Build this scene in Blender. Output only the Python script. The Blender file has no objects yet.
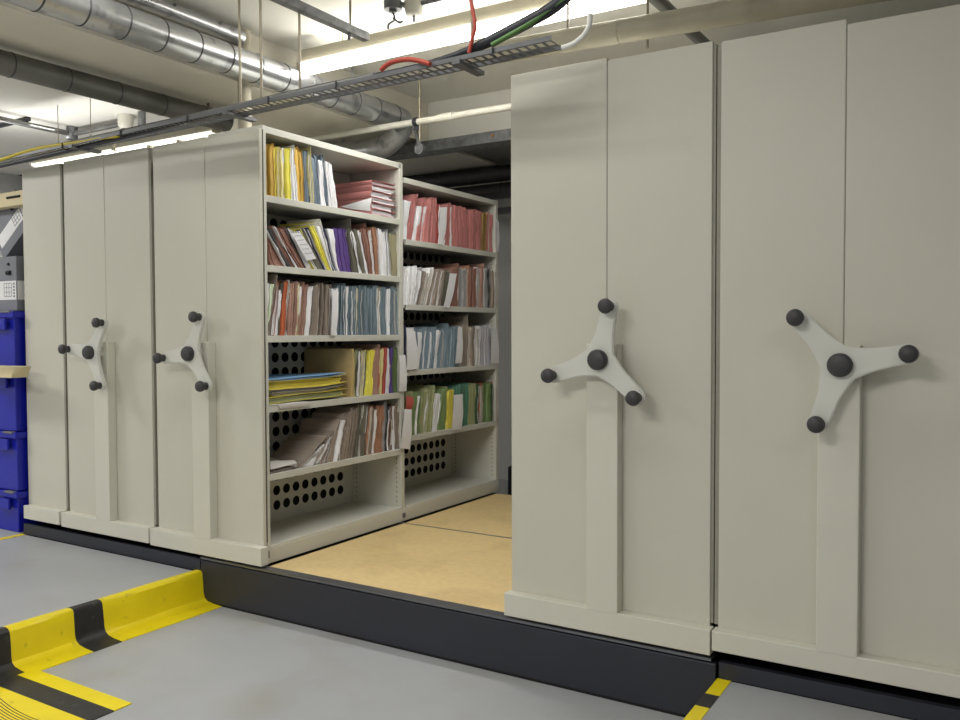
import bpy, bmesh, math, random
from mathutils import Vector, Matrix
random.seed(7)
S = bpy.context.scene
COL = S.collection

# ---------------------------------------------------------------- camera
CAM = Vector((0.26906678, -3.09234808, 1.16620164))
PI_, RO_, YA_ = (math.radians(a) for a in (-1.88992985, -0.19962447, -31.6824637))
FPX = 853.84
fw = Vector((math.sin(YA_)*math.cos(PI_), math.cos(YA_)*math.cos(PI_), math.sin(PI_)))
r0 = Vector((math.cos(YA_), -math.sin(YA_), 0)); u0 = r0.cross(fw)
rt = math.cos(RO_)*r0 + math.sin(RO_)*u0
upv = -math.sin(RO_)*r0 + math.cos(RO_)*u0
cd = bpy.data.cameras.new('camera'); cam = bpy.data.objects.new('camera', cd); COL.objects.link(cam)
M3 = Matrix((rt, upv, -fw)).transposed()
cam.matrix_world = Matrix.Translation(CAM) @ M3.to_4x4()
cd.sensor_width = 36; cd.lens = FPX*36/960; cd.clip_start = .02; cd.clip_end = 100
S.camera = cam

def at(x, y, ax, val):
    "where the sight line of a measured photo point meets the plane ax = val"
    d = fw + rt*((x-480)/FPX) - upv*((y-360)/FPX)
    i = 'xyz'.index(ax)
    return CAM + d*((val-CAM[i])/d[i])

# ---------------------------------------------------------------- materials
def lin(c):
    return tuple(((v/255)/12.92 if v/255 <= .04045 else ((v/255+.055)/1.055)**2.4) for v in c)
MATS = {}
def mat(name, rgb, rough=.5, metal=0, noise=.08, scale=6, streak=None, bump=0, bscale=80, emit=0, vary=0, spec=.5, dirt=None, trans=0):
    if name in MATS: return MATS[name]
    m = bpy.data.materials.new(name); m.use_nodes = True; nt = m.node_tree; N = nt.nodes; L = nt.links
    b = N['Principled BSDF']
    c = lin(rgb)
    b.inputs['Roughness'].default_value = rough; b.inputs['Metallic'].default_value = metal
    b.inputs['Specular IOR Level'].default_value = spec
    tc = N.new('ShaderNodeTexCoord')
    mp = N.new('ShaderNodeMapping'); L.new(tc.outputs['Object'], mp.inputs['Vector'])
    if streak: mp.inputs['Scale'].default_value = streak
    nz = N.new('ShaderNodeTexNoise'); nz.inputs['Scale'].default_value = scale; nz.inputs['Detail'].default_value = 5
    L.new(mp.outputs[0], nz.inputs['Vector'])
    mr = N.new('ShaderNodeMapRange'); mr.inputs['From Min'].default_value = .25; mr.inputs['From Max'].default_value = .75
    mr.inputs['To Min'].default_value = 1-noise; mr.inputs['To Max'].default_value = 1+noise
    L.new(nz.outputs['Fac'], mr.inputs['Value'])
    val = mr.outputs[0]
    if vary:
        oi = N.new('ShaderNodeObjectInfo'); m2 = N.new('ShaderNodeMapRange')
        m2.inputs['To Min'].default_value = 1-vary; m2.inputs['To Max'].default_value = 1+vary
        L.new(oi.outputs['Random'], m2.inputs['Value'])
        mu = N.new('ShaderNodeMath'); mu.operation = 'MULTIPLY'
        L.new(val, mu.inputs[0]); L.new(m2.outputs[0], mu.inputs[1]); val = mu.outputs[0]
    mx = N.new('ShaderNodeVectorMath'); mx.operation = 'SCALE'
    mx.inputs[0].default_value = c
    L.new(val, mx.inputs['Scale'])
    col = mx.outputs[0]
    if dirt:
        drgb, dscale, lo, hi, amt = dirt
        n2 = N.new('ShaderNodeTexNoise'); n2.inputs['Scale'].default_value = dscale; n2.inputs['Detail'].default_value = 8
        L.new(tc.outputs['Object'], n2.inputs['Vector'])
        r2 = N.new('ShaderNodeMapRange'); r2.inputs['From Min'].default_value = lo; r2.inputs['From Max'].default_value = hi
        r2.inputs['To Max'].default_value = amt
        L.new(n2.outputs['Fac'], r2.inputs['Value'])
        mm = N.new('ShaderNodeMix'); mm.data_type = 'RGBA'
        L.new(r2.outputs[0], mm.inputs['Factor']); L.new(col, mm.inputs['A']); mm.inputs['B'].default_value = (*lin(drgb), 1)
        col = mm.outputs['Result']
    L.new(col, b.inputs['Base Color'])
    if bump:
        bn = N.new('ShaderNodeTexNoise'); bn.inputs['Scale'].default_value = bscale; bn.inputs['Detail'].default_value = 4
        L.new(mp.outputs[0], bn.inputs['Vector'])
        bp = N.new('ShaderNodeBump'); bp.inputs['Strength'].default_value = bump; bp.inputs['Distance'].default_value = .004
        L.new(bn.outputs['Fac'], bp.inputs['Height']); L.new(bp.outputs[0], b.inputs['Normal'])
    if emit:
        b.inputs['Emission Color'].default_value = (1, .97, .9, 1); b.inputs['Emission Strength'].default_value = emit
    if trans: b.inputs['Transmission Weight'].default_value = trans
    MATS[name] = m
    return m

PANEL = mat('panel_enamel', (206, 203, 190), .42, noise=.02, scale=2, bump=.03, bscale=300)
SHELFM = mat('shelf_enamel', (206, 206, 197), .45, noise=.03, scale=3)
TRIMM = mat('plinth_enamel', (213, 211, 198), .45, noise=.02, scale=3)
SEAL = mat('rubber_seal', (150, 147, 134), .6)
WHEELM = mat('wheel_enamel', (216, 216, 208), .35, noise=.02)
KNOBM = mat('knob_plastic', (58, 57, 60), .5, noise=.05, bump=.1, bscale=200)
BLACK = mat('black_gap', (14, 14, 16), .8)
FASC = mat('fascia_paint', (42, 44, 54), .42, noise=.07, scale=5, bump=.02)
LIPM = mat('lip_metal', (120, 122, 128), .35, .7)
TAN = mat('tan_board', (222, 196, 142), .6, noise=.06, scale=30, bump=.05, dirt=((165, 135, 85), 3, .52, .8, .35))
FLOORM = mat('floor_paint', (168, 170, 173), .45, noise=.05, scale=3, bump=.06, bscale=25, dirt=((148, 142, 122), 1.6, .5, .75, .55))
YEL = mat('yellow_paint', (238, 216, 18), .42, noise=.05, scale=8, bump=.15, bscale=18, dirt=((120, 105, 40), 14, .64, .76, .7))
BLK = mat('black_paint', (40, 39, 40), .5, noise=.25, scale=14, bump=.2, bscale=30, dirt=((110, 105, 95), 18, .62, .8, .6))
CEIL = mat('ceiling_paint', (234, 232, 224), .75, noise=.03, scale=1.2, bump=.08, bscale=20, dirt=((170, 165, 150), 6, .68, .8, .3))
CONC = mat('beam_paint', (222, 217, 203), .8, noise=.05, scale=2, bump=.1, bscale=25)
WALLM = mat('wall_paint', (205, 205, 202), .8, noise=.04, scale=1.5)
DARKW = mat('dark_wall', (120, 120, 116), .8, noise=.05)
GALV = mat('galvanised', (196, 198, 202), .28, .85, noise=.10, scale=5, bump=.03, bscale=12, dirt=((120, 122, 130), 11, .56, .66, .6))
GALVD = mat('galvanised_dull', (122, 122, 120), .45, .7, noise=.14, scale=4, dirt=((70, 70, 68), 3, .5, .7, .6))
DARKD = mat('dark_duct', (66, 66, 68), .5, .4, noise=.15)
TRAYM = mat('tray_zinc', (112, 114, 116), .5, .65, noise=.15, scale=12)
PIPEB = mat('pipe_beige', (178, 172, 152), .5, noise=.08, scale=5, dirt=((120, 112, 92), 4, .55, .75, .5))
PIPEW = mat('pipe_white', (208, 206, 194), .45, noise=.03)
STEEL = mat('steel_zinc', (122, 124, 126), .5, .5, noise=.22, scale=25, dirt=((70, 70, 72), 16, .5, .65, .5))
ROD = mat('rod_zinc', (150, 142, 124), .45, .6, noise=.1)
CABLE = mat('cable_black', (38, 40, 48), .45)
REDC = mat('cable_red', (172, 66, 50), .45)
GRNC = mat('cable_green', (92, 132, 72), .5)
YELC = mat('cable_yellow', (206, 186, 30), .45)
WHT = mat('white_plastic', (232, 231, 226), .4)
LAMPM = mat('lamp_body', (176, 170, 150), .45)
GLOW2 = mat('lamp_diffuser_dim', (245, 243, 226), .4, emit=1.1)
GLOW = mat('lamp_diffuser', (255, 252, 240), .4, emit=15)
BLUE = mat('crate_blue', (16, 27, 162), .38, noise=.06, scale=6)
GREYB = mat('archive_grey', (120, 122, 130), .65, noise=.05)
LABELW = mat('label_white', (226, 226, 226), .6, noise=.02)
INK = mat('ink_grey', (120, 122, 132), .6)
PURP = mat('ink_purple', (110, 70, 150), .6)
CARD = mat('card_beige', (214, 200, 160), .65, noise=.04)
PAPER = mat('paper_white', (236, 236, 240), .7, noise=.07, scale=1, streak=(4, 260, 2))
PAPER2 = mat('paper_grey', (196, 192, 186), .7, noise=.16, scale=1, streak=(4, 240, 2), vary=.1)

FC = dict(golden=(214, 168, 52), yellow=(226, 208, 66), lemon=(238, 226, 80), pale=(232, 222, 150), white=(232, 232, 236),
          grey=(150, 150, 152), slate=(98, 116, 134), blue=(112, 134, 148), navy=(62, 66, 100), sky=(116, 160, 205),
          pink=(184, 108, 105), red=(186, 66, 56), rust=(176, 96, 66), orange=(206, 92, 44), brown=(142, 92, 76),
          tanb=(176, 118, 84), dusty=(178, 130, 112), taupe=(142, 126, 112), olive=(108, 104, 88), charcoal=(62, 62, 66),
          purple=(88, 58, 140), khaki=(164, 156, 116), manila=(202, 168, 98), green=(108, 136, 76), leaf=(104, 136, 74),
          forest=(54, 92, 52), moss=(146, 152, 100), teal=(74, 136, 110), cream=(206, 196, 166), lilac=(178, 176, 186), mint=(196, 214, 178), ochre=(140, 108, 44))
DES = dict(yellow=.2, lemon=.12, golden=.22, pink=.2, sky=.1, purple=.18, pale=.15, charcoal=0, navy=.2)
FN = dict(golden='golden yellow', yellow='yellow', lemon='bright yellow', pale='pale yellow', white='white', grey='mid grey',
          slate='slate blue', blue='grey-blue', navy='navy striped', sky='sky blue', pink='pink', red='red', rust='rust red', orange='orange',
          brown='brown', tanb='tan brown', dusty='dusty pink', taupe='grey-brown', olive='olive grey', charcoal='charcoal',
          purple='purple', khaki='khaki', manila='manila', green='green', leaf='leaf green', forest='dark green', moss='moss green',
          teal='teal', cream='cream', lilac='pale lilac', mint='pale mint', ochre='ochre')
def fmat(c):
    r_, g_, b_ = FC[c]; m_ = (r_+g_+b_)/3
    k_ = DES.get(c, .26)
    rgb = tuple(min(245, (v+(m_-v)*k_)*1.04+6) for v in FC[c])
    return mat('folder_'+c, rgb, .62, noise=.25, scale=1, streak=(3, 190, 2.2), vary=.16, bump=.25, bscale=1)

# ---------------------------------------------------------------- mesh helpers
def box(bm, x0, x1, y0, y1, z0, z1, mi=0):
    vs = [bm.verts.new(p) for p in ((x0,y0,z0),(x1,y0,z0),(x1,y1,z0),(x0,y1,z0),(x0,y0,z1),(x1,y0,z1),(x1,y1,z1),(x0,y1,z1))]
    for f in ((0,3,2,1),(4,5,6,7),(0,1,5,4),(1,2,6,5),(2,3,7,6),(3,0,4,7)):
        bm.faces.new([vs[i] for i in f]).material_index = mi
def B(*a):
    bm = bmesh.new(); box(bm, *a); return bm
FLAT = []
def bev(bm, w, seg=2):
    FLAT[:] = [bm]
    bmesh.ops.bevel(bm, geom=list(bm.edges), offset=w, segments=seg, affect='EDGES', profile=.5)
    return bm
def tube(bm, pts, r, seg=12, cap=True, rad=None):
    pts = [Vector(p) for p in pts]; rings = []; n = None
    for i, p in enumerate(pts):
        t = (pts[min(i+1, len(pts)-1)] - pts[max(i-1, 0)]).normalized()
        if n is None:
            n = t.orthogonal().normalized()
        n = (n - t*n.dot(t)).normalized(); b = t.cross(n)
        rr = rad[i] if rad else r
        rings.append([bm.verts.new(p + (n*math.cos(a) + b*math.sin(a))*rr) for a in (2*math.pi*k/seg for k in range(seg))])
    for A, C in zip(rings, rings[1:]):
        for k in range(seg):
            bm.faces.new((A[k], A[(k+1) % seg], C[(k+1) % seg], C[k]))
    if cap:
        bm.faces.new(rings[0][::-1]); bm.faces.new(rings[-1])
def smooth_path(pts, n=6):
    P = [Vector(p) for p in pts]; out = []
    for i in range(len(P)-1):
        a, b, c, d = P[max(i-1, 0)], P[i], P[i+1], P[min(i+2, len(P)-1)]
        for k in range(n):
            t = k/n
            out.append(.5*((2*b) + (c-a)*t + (2*a-5*b+4*c-d)*t*t + (3*b-a-3*c+d)*t**3))
    return out+[P[-1]]
def world_loc(o):
    v = Vector((0, 0, 0))
    while o: v += o.location; o = o.parent
    return v
def obj(name, bm, mats, parent=None, loc=None, smooth=True, sharp=35, recalc=True):
    if FLAT and FLAT[0] is bm: smooth = False; FLAT.clear()
    if recalc: bmesh.ops.recalc_face_normals(bm, faces=bm.faces)
    me = bpy.data.meshes.new(name)
    base = world_loc(parent) if parent else Vector((0, 0, 0))
    lo = Vector(loc) if loc is not None else base
    bmesh.ops.translate(bm, verts=bm.verts, vec=-lo)
    bm.to_mesh(me); bm.free()
    for m in (mats if isinstance(mats, (list, tuple)) else [mats]): me.materials.append(m)
    o = bpy.data.objects.new(name, me); COL.objects.link(o)
    o.location = lo - base if parent else lo
    if parent: o.parent = parent
    if smooth:
        for p in me.polygons: p.use_smooth = True
        me.set_sharp_from_angle(angle=math.radians(sharp))
    return o
def tag(o, label, cat, group=None, kind=None):
    o['label'] = label
    if cat: o['category'] = cat
    if group: o['group'] = group
    if kind: o['kind'] = kind
    return o
def empty(name, loc, label, cat, group=None):
    o = bpy.data.objects.new(name, None); COL.objects.link(o); o.location = loc; o.empty_display_size = .1
    return tag(o, label, cat, group)
def struct(name, bm, m, label=None, smooth=False):
    o = obj(name, bm, m, None, smooth=smooth); o['kind'] = 'structure'
    if label: o['label'] = label
    return o

# ---------------------------------------------------------------- setting
ZL, ZLOW, ZC = -.1, -.265, 2.9
XK = -3.36           # kerb edge of the raised floor on the left
bm = B(-3.5, -.58, -7, .0, ZLOW-.1, ZLOW)
struct('floor', bm, FLOORM, 'grey painted sunken floor between the two kerbs')
bm = bmesh.new(); box(bm, -9, XK-.03, -7, -.06, ZL-.3, ZL); box(bm, -9, -5.04, -.06, 4.2, ZL-.3, ZL)
struct('floor.001', bm, FLOORM, 'grey painted raised floor left of the striped kerb')
struct('floor.002', B(-.557, 4, -7, -.052, ZL-.3, ZL+.010), FLOORM, 'grey painted raised floor at the lower right')
struct('floor.003', B(-5.04, 4, .0, 4.2, -.4, -.3), FLOORM)

ystops = [(-.045, 0), (-.655, 1), (-.775, 0), (-1.075, 1), (-1.30, 0), (-1.9, 1), (-2.1, 0), (-2.8, 0)]
bm = bmesh.new()
prof = [(-3.395, ZL-.05), (-3.395, ZL+.004), (-3.372, ZL+.006), (-3.354, ZL+.003), (-3.344, ZL-.008), (-3.338, ZL-.05), (-3.334, ZL-.115), (-3.327, ZL-.138),
        (-3.306, ZL-.152), (-3.262, ZLOW+.006), (-3.200, ZLOW+.0025), (-3.198, ZLOW-.02)]
Y0, Y1 = -.045, -2.8
ny = 56
rows = []
for j in range(ny+1):
    y = Y0+(Y1-Y0)*j/ny
    rows.append((y, [bm.verts.new((x+.003*math.sin(9*y+i), y, z)) for i, (x, z) in enumerate(prof)]))
ys = sorted({round(Y0+(Y1-Y0)*j/ny, 4) for j in range(ny+1)})
for (ya, A), (yb, C) in zip(rows, rows[1:]):
    ym = (ya+yb)/2
    mi = 0
    for y_, m_ in ystops:
        if ym < y_: mi = m_
    for i in range(len(prof)-1):
        bm.faces.new((A[i], A[i+1], C[i+1], C[i])).material_index = mi
struct('trim_1', bm, [YEL, BLK], 'yellow kerb with black bands edging the raised floor at left', smooth=True)
bm = bmesh.new()
for k, (ya, yb, mi) in enumerate([(-.05, -.20, 0), (-.20, -.31, 1), (-.31, -.62, 0), (-.62, -.74, 1), (-.74, -1.2, 0)]):
    box(bm, -.604, -.555, yb, ya, ZLOW, ZL+.012, mi)
struct('trim_2', bm, [YEL, BLK], 'narrow yellow and black kerb strip at the lower right')
# painted bands on the sunken floor
bm = bmesh.new()
for (ya, yb, mi) in [(-1.035, -1.112, 0), (-1.112, -1.215, 1), (-1.215, -1.6, 0), (-1.6, -1.72, 1), (-1.72, -2.2, 0)]:
    box(bm, -3.232, -2.585, yb, ya, ZLOW-.01, ZLOW+.0045, mi)
# tyre scuff ridges in the paint
struct('trim_3', bm, [YEL, BLK], 'yellow and black bands painted on the sunken floor')
bm = bmesh.new()
for k in range(16):
    y = -1.29-.012*k
    pts = [(-3.14+.48*t, y-.05*math.sin(t*2.2)+.03, ZLOW+.0046) for t in [i/10 for i in range(11)]]
    tube(bm, pts, .0016, 5)
o = obj('tyre_scuff_lines', bm, BLK); tag(o, 'dark curved tyre scuff lines on the yellow floor paint', 'scuff mark', None, 'stuff')
struct('trim_4', B(-5.01, -4.965, -2.5, -.06, ZL-.01, ZL+.003), YEL, 'yellow line painted on the floor beside the blue crates')

bm = bmesh.new(); box(bm, -9, 4, -7, 2.27, ZC, ZC+.1)
struct('ceiling', bm, CEIL)
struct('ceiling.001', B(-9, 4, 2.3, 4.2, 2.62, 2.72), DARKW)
struct('trim_5', B(-4.47, -3.49, -7, 4.2, 2.6, 2.9), CONC, 'wide downstand beam under the ceiling at left')
struct('trim_6', B(-3.49, 4, 2.265, 2.4, 2.6, 2.9), CEIL, 'pale cross beam beyond the aisle')
struct('wall_left', B(-9.1, -9, -7, 4.2, -.3, 2.9), WALLM)
struct('wall_back', B(-9, 4, 4.2, 4.3, -.4, 2.9), WALLM)
struct('wall_right', B(4, 4.1, -7, 4.2, -.4, 2.9), WALLM)
struct('wall_front', B(-9, 4, -7.1, -7, -.4, 2.9), WALLM)

# ---------------------------------------------------------------- platform with rails
P = empty('shelving_platform', (-2.5, 0, ZLOW), 'dark grey low platform carrying the shelving, with tan boards in the aisle', 'platform')
bm = bmesh.new(); box(bm, -3.358, -.612, -.048, -.02, ZLOW+.012, -.040); obj('fascia', bev(bm, .003), FASC, P)
bm = B(-5.0, -3.36, -.05, -.03, ZL, -.034); obj('fascia', bm, FASC, P)
bm = B(-.60, 1.2, -.048, -.02, ZL+.012, -.03); obj('fascia', bm, FASC, P)
obj('edge_strip', B(-3.36, -.63, -.046, .012, -.034, -.024), LIPM, P)
obj('base_frame', B(-5.0, 1.2, .014, 2.46, -.16, -.06), BLACK, P)
obj('floor_board', bev(B(-2.92, -1.3, .014, 1.16, -.055, -.026), .002), TAN, P)
obj('floor_board', bev(B(-2.92, -1.3, 1.178, 2.30, -.055, -.026), .002), TAN, P)
obj('rail', B(-5.0, 1.2, 1.161, 1.177, -.055, -.026), LIPM, P)
obj('toe_gap', B(-3.356, -.615, -.044, -.025, ZLOW+.0005, ZLOW+.012), BLACK, P)

# ---------------------------------------------------------------- mobile shelving
XR = -2.946
def perforated(x, y0, y1, z0, z1, py, pz, r):
    bm = bmesh.new(); ny_ = max(1, round((y1-y0)/py)); nz_ = int((z1-z0)/pz)
    py = (y1-y0)/ny_
    box(bm, x-.001, x+.001, y0, y1, z0+nz_*pz, z1)
    cache = {}
    def V(y, z):
        k = (round(y, 4), round(z, 4))
        if k not in cache: cache[k] = bm.verts.new((x, y, z))
        return cache[k]
    for i in range(ny_):
        for j in range(nz_):
            a, b, c, d = y0+i*py, y0+(i+1)*py, z0+j*pz, z0+(j+1)*pz
            cy, cz = (a+b)/2, (c+d)/2
            outer = [V(b, cz), V(b, d), V(cy, d), V(a, d), V(a, cz), V(a, c), V(cy, c), V(b, c)]
            n = 16
            ring = [bm.verts.new((x, cy+r*math.cos(2*math.pi*k/n), cz+r*math.sin(2*math.pi*k/n))) for k in range(n)]
            for k in range(8):
                bm.faces.new((outer[k], outer[(k+1) % 8], ring[(2*k+2) % n], ring[2*k+1], ring[2*k]))
    return bm
def handwheel(root, cx, cz, ang):
    bm = bmesh.new()
    y0, y1 = -.108, -.086
    R, wt, wr = .206, .032, .048
    out = []
    for k in range(3):
        a = math.radians(ang+120*k); ca, sa = math.cos(a), math.sin(a)
        # arm outline from the fillet on its clockwise side round the tip to the other side
        loc = [(.075, -.042), (.105, -.036), (.15, -.033), (R-.01, -wt)]
        tip = [(R+wt*math.sin(math.pi*t/8)-.004, -wt*math.cos(math.pi*t/8)) for t in range(1, 8)]
        loc2 = [(x, -y) for x, y in reversed(loc)]
        for x, y in loc+tip+loc2: out.append((x*ca-y*sa, x*sa+y*ca))
        am = a+math.radians(60); out.append((.062*math.cos(am), .062*math.sin(am)))
    f = [bm.verts.new((cx+x, y0, cz+z)) for x, z in out]; g = [bm.verts.new((cx+x, y1, cz+z)) for x, z in out]
    ff = bm.faces.new(f); bg = bm.faces.new(g[::-1]); n = len(f)
    for i in range(n): bm.faces.new((f[i], g[i], g[(i+1) % n], f[(i+1) % n]))
    bmesh.ops.recalc_face_normals(bm, faces=bm.faces)
    bmesh.ops.bevel(bm, geom=[e for e in bm.edges if abs(e.verts[0].co.y-e.verts[1].co.y) < 1e-6], offset=.004, segments=2, affect='EDGES')
    bmesh.ops.triangulate(bm, faces=[q for q in bm.faces if len(q.verts) > 6])
    W = obj('hand_wheel', bm, WHEELM, root, sharp=50)
    bm = bmesh.new(); tube(bm, [(cx, -.088, cz), (cx, -.048, cz)], .045, 24)
    h = obj('wheel_boss', bm, WHEELM, W)
    bm = bmesh.new()
    tube(bm, [(cx, y, cz) for y in (-.104, -.112, -.128, -.138, -.142, -.1425)], 0, 24, rad=[.037, .039, .039, .032, .018, .002])
    obj('hub_cap', bm, KNOBM, W)
    for k in range(3):
        a = math.radians(ang+120*k); x, z = cx+R*math.cos(a), cz+R*math.sin(a)
        bm = bmesh.new()
        prof = [(-.104, .0195), (-.122, .0195), (-.126, .0185), (-.129, .020), (-.136, .026), (-.147, .0290), (-.158, .026), (-.165, .0165), (-.1665, .002)]
        tube(bm, [(x, p[0], z) for p in prof], 0, 20, rad=[p[1] for p in prof])
        obj('knob', bm, KNOBM, W)
U3 = None
def unit_front(root, x0, x1, seam, top0, top1, zb, wheel, col=None):
    seams = [x0]+([seam] if seam else [])+[x1]
    tops = [top0, top1]
    for i in range(len(seams)-1):
        g0 = .0012 if i else 0; g1 = .0012 if i < len(seams)-2 else 0
        bm = B(seams[i]+g0, seams[i+1]-g1, 0, .022, zb+.02, tops[i])
        obj('end_panel', bev(bm, .0035), PANEL, root)
    if seam: obj('panel_seam', B(seam-.004, seam+.004, .004, .02, .1, min(tops)-.01), SEAL, root)
    obj('plinth', bev(B(x0-.008 if wheel else x0+.03, x1+((.034 if root is U3 else .016) if wheel else .003), -.052, .0, zb, .082), .003), TRIMM, root)
    if wheel:
        cx, hx, hz, ang = wheel
        obj('drive_column', bev(B(cx-.062, cx+.069, -.053, 0, .075, 1.118), .004), TRIMM, root)
        handwheel(root, hx, hz, ang)
def carcass(root, xf, xb, y0, y1, ztop, shelves, zbase, zfloor, holes=True, uprights=(1, 1), dirx=1, lip=.034):
    """one open bay between y0 and y1; its open face is at x = xf, its back at xb"""
    lo, hi = min(xf, xb), max(xf, xb)
    s = 1 if xf > xb else -1
    def bx(name, a, b, c, d, e, f, m=SHELFM, w=.002):
        return obj(name, bev(B(min(a, b), max(a, b), c, d, e, f), w), m, root)
    if uprights[0]:
        o = bx('upright', xf+s*.003, xb, y0+.018, y0+.041, zfloor, ztop)
    if uprights[1]:
        o = bx('upright', xf, xb, y1-.036, y1, zfloor, ztop)
        bm = bmesh.new()
        for k in range(int((ztop-zfloor-.2)/.03)):
            z = zfloor+.12+k*.03
            for xx in (xf-s*.035, xf-s*.36):
                box(bm, xx-.004, xx+.004, y1-.0372, y1-.036, z, z+.012)
        obj('peg_slots', bm, SEAL, o, smooth=False)
    bx('top_panel', xf, xb, y0+.02, y1-.02, ztop-.036, ztop-.002)
    bx('base_shelf', xf, xb, y0+.02, y1-.02, zbase-.02, zbase)
    bx('base_plinth', xf+s*.002, xf-s*.02, y0, y1-.001, zfloor, zbase-.012)
    for z in shelves:
        o = bx('shelf', xf, xb+s*.01, y0+.03, y1-.034, z-.022, z)
        bx('shelf_lip', xf+s*.002, xf-s*.012, y0+.03, y1-.034, z-lip, z+.001)
    if holes:
        bm = perforated(xb+s*.004, y0+.045, y1-.115, zbase+.05, ztop-.04, .077, .086, .0285)
        for (ya, yb, za, zb_) in ((y0+.03, y0+.045, zbase, ztop-.04), (y1-.115, y1-.034, zbase, ztop-.04), (y0+.045, y1-.115, zbase-.01, zbase+.05)): box(bm, xb+s*.004-.001, xb+s*.004+.001, ya, yb, za, zb_)
        obj('back_panel', bm, SHELFM, root, smooth=False)
        obj('shade_sheet', B(xb-.05, xb-.045, y0-.005, y1-.02, zbase-.05, ztop-.02), BLACK, root)  # added black sheet: paints the darkness behind the holes and blocks stray light
    else:
        bx('back_panel', xb+s*.004, xb-s*.004, y0, y1, zbase, ztop-.04)

HT = 2.2
U1 = empty('shelving_unit', (-4.82, 0, 0), 'narrow beige shelving end unit without a wheel, far left of the row', 'shelving unit', 'beige rolling shelving units')
unit_front(U1, -5.025, -4.622, None, HT-.003, HT, 0, None)
obj('side_panel', B(-5.02, -4.99, .022, 2.36, .0, 2.18), PANEL, U1)
obj('side_panel', B(-4.66, -4.63, .022, 2.36, .0, 2.18), PANEL, U1)
obj('buffer_strip', B(-4.622, -4.606, .001, .03, .09, HT-.01), SEAL, U1)

obj('top_panel', B(-5.02, -4.63, .022, 2.36, 2.165, 2.18), PANEL, U1)
ZS1 = [1.865, 1.51, 1.149, .789, .436]
ZS2 = [1.748, 1.339, .924, .506]
U2 = empty('shelving_unit', (-4.19, 0, 0), 'beige rolling shelving unit, left of the three with hand wheels beside it, second in the row', 'shelving unit', 'beige rolling shelving units')
U2['label'] = 'closed beige rolling shelving unit second from the left end of the row'
unit_front(U2, -4.588, -3.795, -4.195, HT, HT-.002, -.005, (-4.187, -4.194, 1.056, 55))
obj('side_panel', B(-4.58, -4.55, .022, 2.36, .0, 2.18), PANEL, U2)
obj('side_panel', B(-3.83, -3.80, .022, 2.36, .0, 2.18), PANEL, U2)
obj('top_panel', B(-4.58, -3.80, .022, 2.36, 2.165, 2.18), PANEL, U2)
obj('buffer_strip', B(-3.795, -3.778, .001, .03, .09, HT-.01), SEAL, U2)

U3 = empty('shelving_unit', (-3.34, 0, 0), 'beige rolling shelving unit with open shelves of files facing the aisle', 'shelving unit', 'beige rolling shelving units')
unit_front(U3, -3.757, -2.938, -3.338, HT-.004, HT-.008, -.011, (-3.343, -3.349, 1.058, 67))
XB3 = -3.345
carcass(U3, XR, XB3, .012, 1.208, 2.215, ZS1, .068, -.022)
carcass(U3, XR, XB3, 1.208, 2.376, 2.134, ZS2, .068, -.022, uprights=(0, 1))
obj('side_panel', B(-3.75, -3.72, .022, 2.36, .0, 2.13), PANEL, U3)
obj('top_panel', B(-3.75, -3.37, .022, 2.36, 2.115, 2.13), PANEL, U3)
obj('edge_seal', B(-2.952, -2.939, .0225, .0298, .09, 2.19), mat('dark_seal', (70, 69, 62), .6), U3)
obj('corner_bracket', bev(B(-2.944, -2.925, -.002, .03, .012, .05), .004), STEEL, U3)
obj('corner_bracket', bev(B(-2.95, -2.936, 1.18, 1.206, .0, .03), .004), STEEL, U3)

def closed_unit(x0, x1, seam, t0, t1, zb, wheel, label):
    U = empty('shelving_unit', ((x0+x1)/2, 0, 0), label, 'shelving unit', 'beige rolling shelving units')
    unit_front(U, x0, x1, seam, t0, t1, zb, wheel)
    return U
U4 = closed_unit(-1.487, -.648, -1.058, HT+.022, HT+.012, -.012, (-1.060, -1.045, 1.059, 78), 'beige rolling shelving unit right of the aisle, left of the end one')
U4['label'] = 'beige rolling shelving unit at the right side of the tan aisle'
carcass(U4, -1.475, -1.06, .03, 1.208, 2.18, ZS1[:5], .068, -.02)
carcass(U4, -1.475, -1.06, 1.208, 2.376, 2.13, ZS2, .068, -.02, uprights=(0, 1))
obj('side_panel', B(-.69, -.665, .022, 2.36, .0, 2.15), PANEL, U4)
obj('top_panel', B(-1.02, -.665, .022, 2.36, 2.115, 2.13), PANEL, U4)
obj('buffer_strip', B(-.648, -.637, .006, .03, .09, HT), SEAL, U4)
U5 = closed_unit(-.618, .225, -.199, HT+.004, HT-.014, .009, (-.208, -.192, 1.054, 11), 'closed beige rolling shelving unit at the right end of the row')
obj('side_panel', B(-.61, -.585, .022, 2.36, .0, 2.15), PANEL, U5)
obj('side_panel', B(.19, .215, .022, 2.36, .0, 2.15), PANEL, U5)
obj('top_panel', B(-.60, .21, .022, 2.36, 2.13, 2.145), PANEL, U5)
obj('buffer_strip', B(-.632, -.618, .003, .03, .09, HT-.01), SEAL, U5)
# small purple lettering on the column tops beside the wheels
pl_ = obj('maker_plate', B(-1.035, -1.012, -.0545, -.053, 1.035, 1.10), WHEELM, U4)
bm = bmesh.new()
for k in range(3):
    z_ = 1.046+k*.018; x_ = -1.02-k*.0045
    box(bm, x_-.004, x_+.004, -.0555, -.0545, z_, z_+.003); box(bm, x_-.004, x_-.001, -.0555, -.0545, z_, z_+.010); box(bm, x_+.001, x_+.004, -.0555, -.0545, z_+.003, z_+.012)
obj('plate_lettering', bm, PURP, pl_, smooth=False)

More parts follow.
